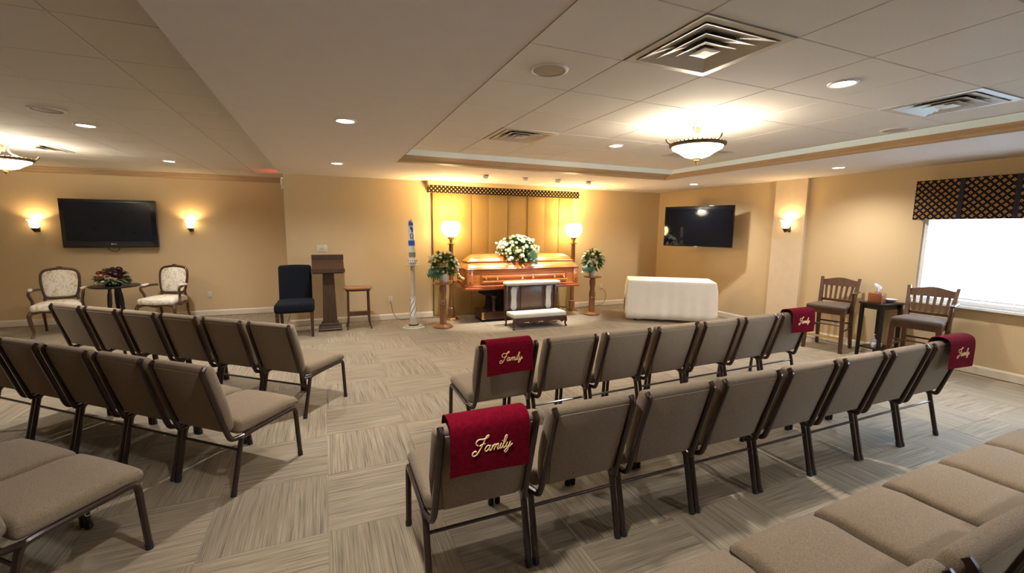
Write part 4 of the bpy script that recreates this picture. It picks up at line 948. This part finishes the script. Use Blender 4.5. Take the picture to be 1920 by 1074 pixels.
for i in range(220):
    a = rn.uniform(0, 6.283); e = rn.uniform(-.15, 1.2); d = Vector((math.cos(a) * math.cos(e), math.sin(a) * math.cos(e), math.sin(e))); leaf_into(fo, Vector((0, 0, .09)) + Vector((d.x * .15, d.y * .12, d.z * .12)), d, rn.uniform(.06, .12), rn.uniform(.03, .05), rn=rn)
for i in range(26):
    a = rn.uniform(2.8, 6.6); d = Vector((math.cos(a), math.sin(a) * .8, rn.uniform(-.05, .2))); leaf_into(fo2, Vector((d.x * .06, d.y * .06, .08)), d, rn.uniform(.14, .19), rn.uniform(.07, .09), .4, rn)
tag(fo.build('filler_leaves', M['sage'], af, smooth=50), kind='stuff'); fo2.build('broad_leaves', M['palm'], af, smooth=50)
for i, (x, y, z, me, s_) in enumerate(((-.07, -.08, .22, ORNG, 1.1), (-.12, -.12, .13, PEACH, 1.2), (.08, -.12, .17, PLUM, 1.7), (.13, -.08, .14, PLUM, 1.4), (.03, -.13, .20, PLUM, 1.3), (-.02, -.05, .24, PLUM, 1.0), (.10, -.03, .25, PLUM, 1.3), (-.14, -.06, .20, ORNG, 1.0), (-.06, -.15, .06, ROSE, 1.1), (-.14, -.13, .05, BUD, 1.1), (.02, -.02, .26, PLUM, .9), (-.09, -.14, .16, PEACH, 1.2))):
    inst(me.name, me, af, (x, y, z), sc=s_, rot=(R(50), 0, R(rn.uniform(-40, 40))))

# ------------------------------------------------------------------ white table
TA = R(-36); TCX, TCY = 5.90, 6.36; TL, TD, TZ = .745, .37, .742
tb = thing('folding_table', 'table hidden under the white cloth, one dark caster showing', 'table', (TCX, TCY, 0), TA)
MB().rbox(0, 0, TZ - .022, 2 * TL - .02, 2 * TD - .02, .03, .008, 0).build('top', M['white'], tb)
for sx in (-1, 1):
    for sy in (-1, 1):
        l_ = MB().tube([(sx * .60, sy * .28, .07), (sx * .60, sy * .28, TZ - .03)], .016, 8).build('leg', M['steel'], tb)
        MB().lathe([(0, -.012), (.03, -.012), (.032, -.006), (.032, .006), (.03, .012), (0, .012)], n=18, xf=Matrix.Translation((sx * .60, sy * .28, .032)) @ Matrix.Rotation(R(90), 4, 'X')).build('caster', M['rubber'], l_)
        MB().rbox(sx * .60, sy * .28, .062, .03, .045, .03, .006, 0).build('caster_fork', M['steel'], l_)
tc = thing('tablecloth', 'plain white cloth draped to the floor over the angled table', 'tablecloth', (TCX, TCY, 0), TA)
N = 160; per = []
def rr_pt(s):   # walk the perimeter of the table top
    w, d = 2 * TL, 2 * TD; P = 2 * (w + d); s = s * P
    if s < w: return Vector((-TL + s, -TD, 0)), Vector((0, -1, 0)), min(s, w - s)
    s -= w
    if s < d: return Vector((TL, -TD + s, 0)), Vector((1, 0, 0)), min(s, d - s)
    s -= d
    if s < w: return Vector((TL - s, TD, 0)), Vector((0, 1, 0)), min(s, w - s)
    s -= w; return Vector((-TL, TD - s, 0)), Vector((-1, 0, 0)), min(s, d - s)
vs = []; fs = []; lv = [(0, 0), (.012, .006), (.05, .010), (.16, .012), (.30, .016), (.45, .020), (.60, .026), (.722, .03)]
for (dz, ob) in lv:
    for i in range(N):
        p, n, c = rr_pt(i / N); f = dz / .722; cn_ = math.exp(-(c / .045) ** 2); side = abs(n.x) > .5
        drop = .40 + .28 * math.exp(-(c / .045) ** 2) if side else .700 - .012 * math.sin(i / N * 9)      # long fall in front and behind, short at the ends
        h_ = f * drop
        cdir = Vector((math.copysign(1, p.x), .35 * math.copysign(1, p.y), 0)).normalized()
        w = f * (.008 * math.sin(i / N * 60) + .006 * math.sin(i / N * 143 + 1)) + ob
        q = p + n * (w * (1 - .5 * cn_)) + cdir * cn_ * (.030 * min(1, h_ / .12) * (1 if side else .25) + .015 * f)
        vs.append((q.x, q.y, TZ + .002 - h_))
for l in range(len(lv) - 1):
    for i in range(N): j = (i + 1) % N; fs.append((l * N + i, l * N + j, (l + 1) * N + j, (l + 1) * N + i))
vs.append((0, 0, TZ + .003)); fs += [(i, len(vs) - 1, (i + 1) % N) for i in range(N)]
me_ = MB().add(vs, fs).build('linen_sheet', M['linen'], tc, smooth=50); so_ = me_.modifiers.new('thick', 'SOLIDIFY'); so_.thickness = .003; so_.offset = 1

# ------------------------------------------------------------------ bar chairs, end table and what stands on it
def bar_chair(lb, x, y, rz):
    t = thing('bar_chair', lb, 'bar chair', (x, y, 0), rz, 'slat-back bar chairs by the window')       # looks to -y, origin between the feet
    SH = .60
    MB().rbox(0, -.02, SH + .012, .44, .43, .06, .026, 3, lambda p: (p.x * (1 + .08 * (-p.y) / .21), p.y, p.z + (.018 * (1 - (p.x / .23) ** 2) * (1 - (p.y / .22) ** 2) if p.z > 0 else 0)), k=(0, .2, .55, 1)).build('seat', M['barseat'], t, smooth=60)
    for (a, b_) in (((-.215, -.21), (.215, -.21)), ((-.215, -.21), (-.19, .18)), ((.215, -.21), (.19, .18)), ((-.19, .18), (.19, .18))):
        A, B = Vector((*a, SH - .04)), Vector((*b_, SH - .04)); d = (B - A); xf = Matrix.Translation((A + B) / 2) @ Matrix.Rotation(math.atan2(d.y, d.x), 4, 'Z')
        MB().rbox(0, 0, 0, d.length, .024, .07, .004, 0, xf=xf).build('apron', M['barw'], t)
    bkz = lambda z: .19 + max(0, z - SH) * .24
    for sx in (-1, 1):
        MB().loft([rect(.019, .019, 0, sx * .225, -.225), rect(.024, .024, SH - .01, sx * .207, -.205)]).build('leg', M['barw'], t, smooth=0)
        MB().loft([rect(.018, .020, 0, sx * .205, .25), rect(.021, .024, .3, sx * .198, .205), rect(.021, .026, SH, sx * .198, .19), rect(.020, .022, .85, sx * .212, bkz(.85)), rect(.016, .016, 1.0, sx * .226, bkz(1.0))]).build('back_post', M['barw'], t, smooth=0)
        MB().tube([(sx * .222, -.215, .30), (sx * .202, .21, .30)], .011, 8).build('side_stretcher', M['barw'], t)
        if sx < 0: continue
        ar = MB().rbox(0, 0, 0, .050, .30, .024, .010, 1, xf=Matrix.Translation((sx * .245, .105, .815)) @ Matrix.Rotation(R(sx * 4), 4, 'Z')).build('arm_rest', M['barw'], t)
        MB().tube(spline([(sx * .248, -.01, .81), (sx * .250, -.02, .72), (sx * .236, .0, .62), (sx * .225, .01, .53)]), [.017] * 10 + [.021] * 9, 8).build('arm_post', M['barw'], ar)
    MB().box(-.215, .215, -.228, -.212, .185, .215).build('footrest', M['brass'], t, smooth=0)
    MB().tube([(-.20, .21, .36), (.20, .21, .36)], .011, 8).build('back_stretcher', M['barw'], t)
    MB().tube([(-.215, -.215, .38), (.215, -.215, .38)], .010, 8).build('front_stretcher', M['barw'], t)
    o = [(-.215, .88), (.215, .88)] + [(.225 - .45 * i / 16, .962 + .035 * math.sin(math.pi * i / 16) ** 2) for i in range(17)]
    cr_ = MB(); cr_.loft([[(x_, bkz(z_) + o_ + .02 * (1 - (x_ / .22) ** 2), z_) for x_, z_ in o] for o_ in (-.012, .012)]); cr_.build('crest_rail', M['barw'], t, smooth=40)
    MB().rbox(0, bkz(.675) + .012, .675, .39, .022, .035, .005, 1).build('lower_rail', M['barw'], t)
    for q in range(6):
        x_ = -.155 + .062 * q; MB().loft([rect(.013, .007, .68, x_ * .93, bkz(.68) + .012), rect(.014, .007, .89, x_ * 1.04, bkz(.89) + .014)]).build('slat', M['barw'], t, smooth=0)
bar_chair('wooden slat-back bar chair left of the dark end table', 6.60, 3.90, R(-76)); bar_chair('wooden slat-back bar chair right of end table, under the window', 6.56, 2.84, R(-80))
et = thing('end_table', 'tall dark end table between the two bar chairs', 'side table', (6.80, 3.39, 0), R(-3))
MB().rbox(0, 0, .722, .43, .30, .022, .004, 0).build('top', M['espresso'], et)
for sx in (-1, 1):
    for sy in (-1, 1): MB().loft([rect(.015, .015, 0, sx * .185, sy * .125), rect(.019, .019, .712, sx * .18, sy * .12)]).build('leg', M['espresso'], et, smooth=0)
MB().box(-.175, .175, -.115, -.10, .65, .712).box(-.175, .175, .10, .115, .65, .712).box(-.19, -.175, -.115, .115, .65, .712).box(.175, .19, -.115, .115, .65, .712).build('apron', M['espresso'], et, smooth=0)
MB().box(-.185, .185, -.125, .125, .115, .132).build('shelf', M['espresso'], et, smooth=0)
tx = thing('tissue_box', 'reddish wooden tissue box with a white tissue on the end table', 'tissue box', (6.70, 3.40, .733), R(8))
MB().rbox(0, 0, .066, .15, .15, .132, .006, 0).build('box', M['boxw'], tx); MB().lathe([(0, .1325), (.035, .1325), (.035, .134), (0, .134)], n=20).build('opening', M['dark'], tx)
ts = MB(); rn = random.Random(3); g = []
for i in range(9):
    for j in range(7):
        a = (i / 8 - .5) * 2; h = j / 6; g.append((a * (.018 + .045 * h) - .028 * h, .022 * math.sin(a * 3 + h * 2) * (.4 + h), .128 + h * (.095 + .03 * math.cos(a * 2.5))))
ts.add(g, [(i * 7 + j, (i + 1) * 7 + j, (i + 1) * 7 + j + 1, i * 7 + j + 1) for i in range(8) for j in range(6)])
to = ts.build('tissue', M['tissue'], tx, smooth=60); sm = to.modifiers.new('thick', 'SOLIDIFY'); sm.thickness = .0012
ds = thing('glass_dish', 'small pale dish beside the tissue box on the end table', 'dish', (6.90, 3.35, .733))
MB().lathe([(0, 0), (.035, 0), (.045, .006), (.075, .03), (.082, .042), (.078, .042), (.070, .032), (.04, .010), (0, .008)], n=28, sq=lambda a: 1 + .04 * math.cos(8 * a)).build('dish_body', M['clear'], ds)
bo = thing('pump_bottle', 'clear pump bottle on the lower shelf of the end table', 'bottle', (6.74, 3.40, .132))
MB().lathe([(0, 0), (.03, 0), (.033, .006), (.033, .085), (.024, .10), (.012, .108), (.012, .118), (0, .118)], n=20).build('bottle_body', M['clear'], bo)
MB().lathe([(.014, .116), (.014, .13), (.005, .134), (.005, .158), (.014, .16), (.012, .170), (0, .171)], n=14).build('pump_head', M['white'], bo); MB().tube([(0, 0, .165), (-.035, 0, .160)], .004, 6).build('nozzle', M['white'], bo)
for q, (x_, y_, s_) in enumerate(((6.67, 3.36, 1.0), (6.80, 3.35, .85), (6.84, 3.41, .9))):
    c_ = thing('glass_jar', ['small clear jar at the front left of the end table lower shelf', 'tiny clear jar at the middle front of end table lower shelf', 'small clear jar at the right of end table lower shelf'][q], 'jar', (x_, y_, .132), 0, 'clear jars on the lower shelf')
    MB().lathe([(0, 0), (.024 * s_, 0), (.026 * s_, .004), (.026 * s_, .045 * s_), (.021 * s_, .052 * s_), (0, .052 * s_)], n=16).build('jar_body', M['clear'], c_); MB().lathe([(.023 * s_, .051 * s_), (.023 * s_, .062 * s_), (0, .064 * s_)], n=16).build('lid', M['white'], c_)
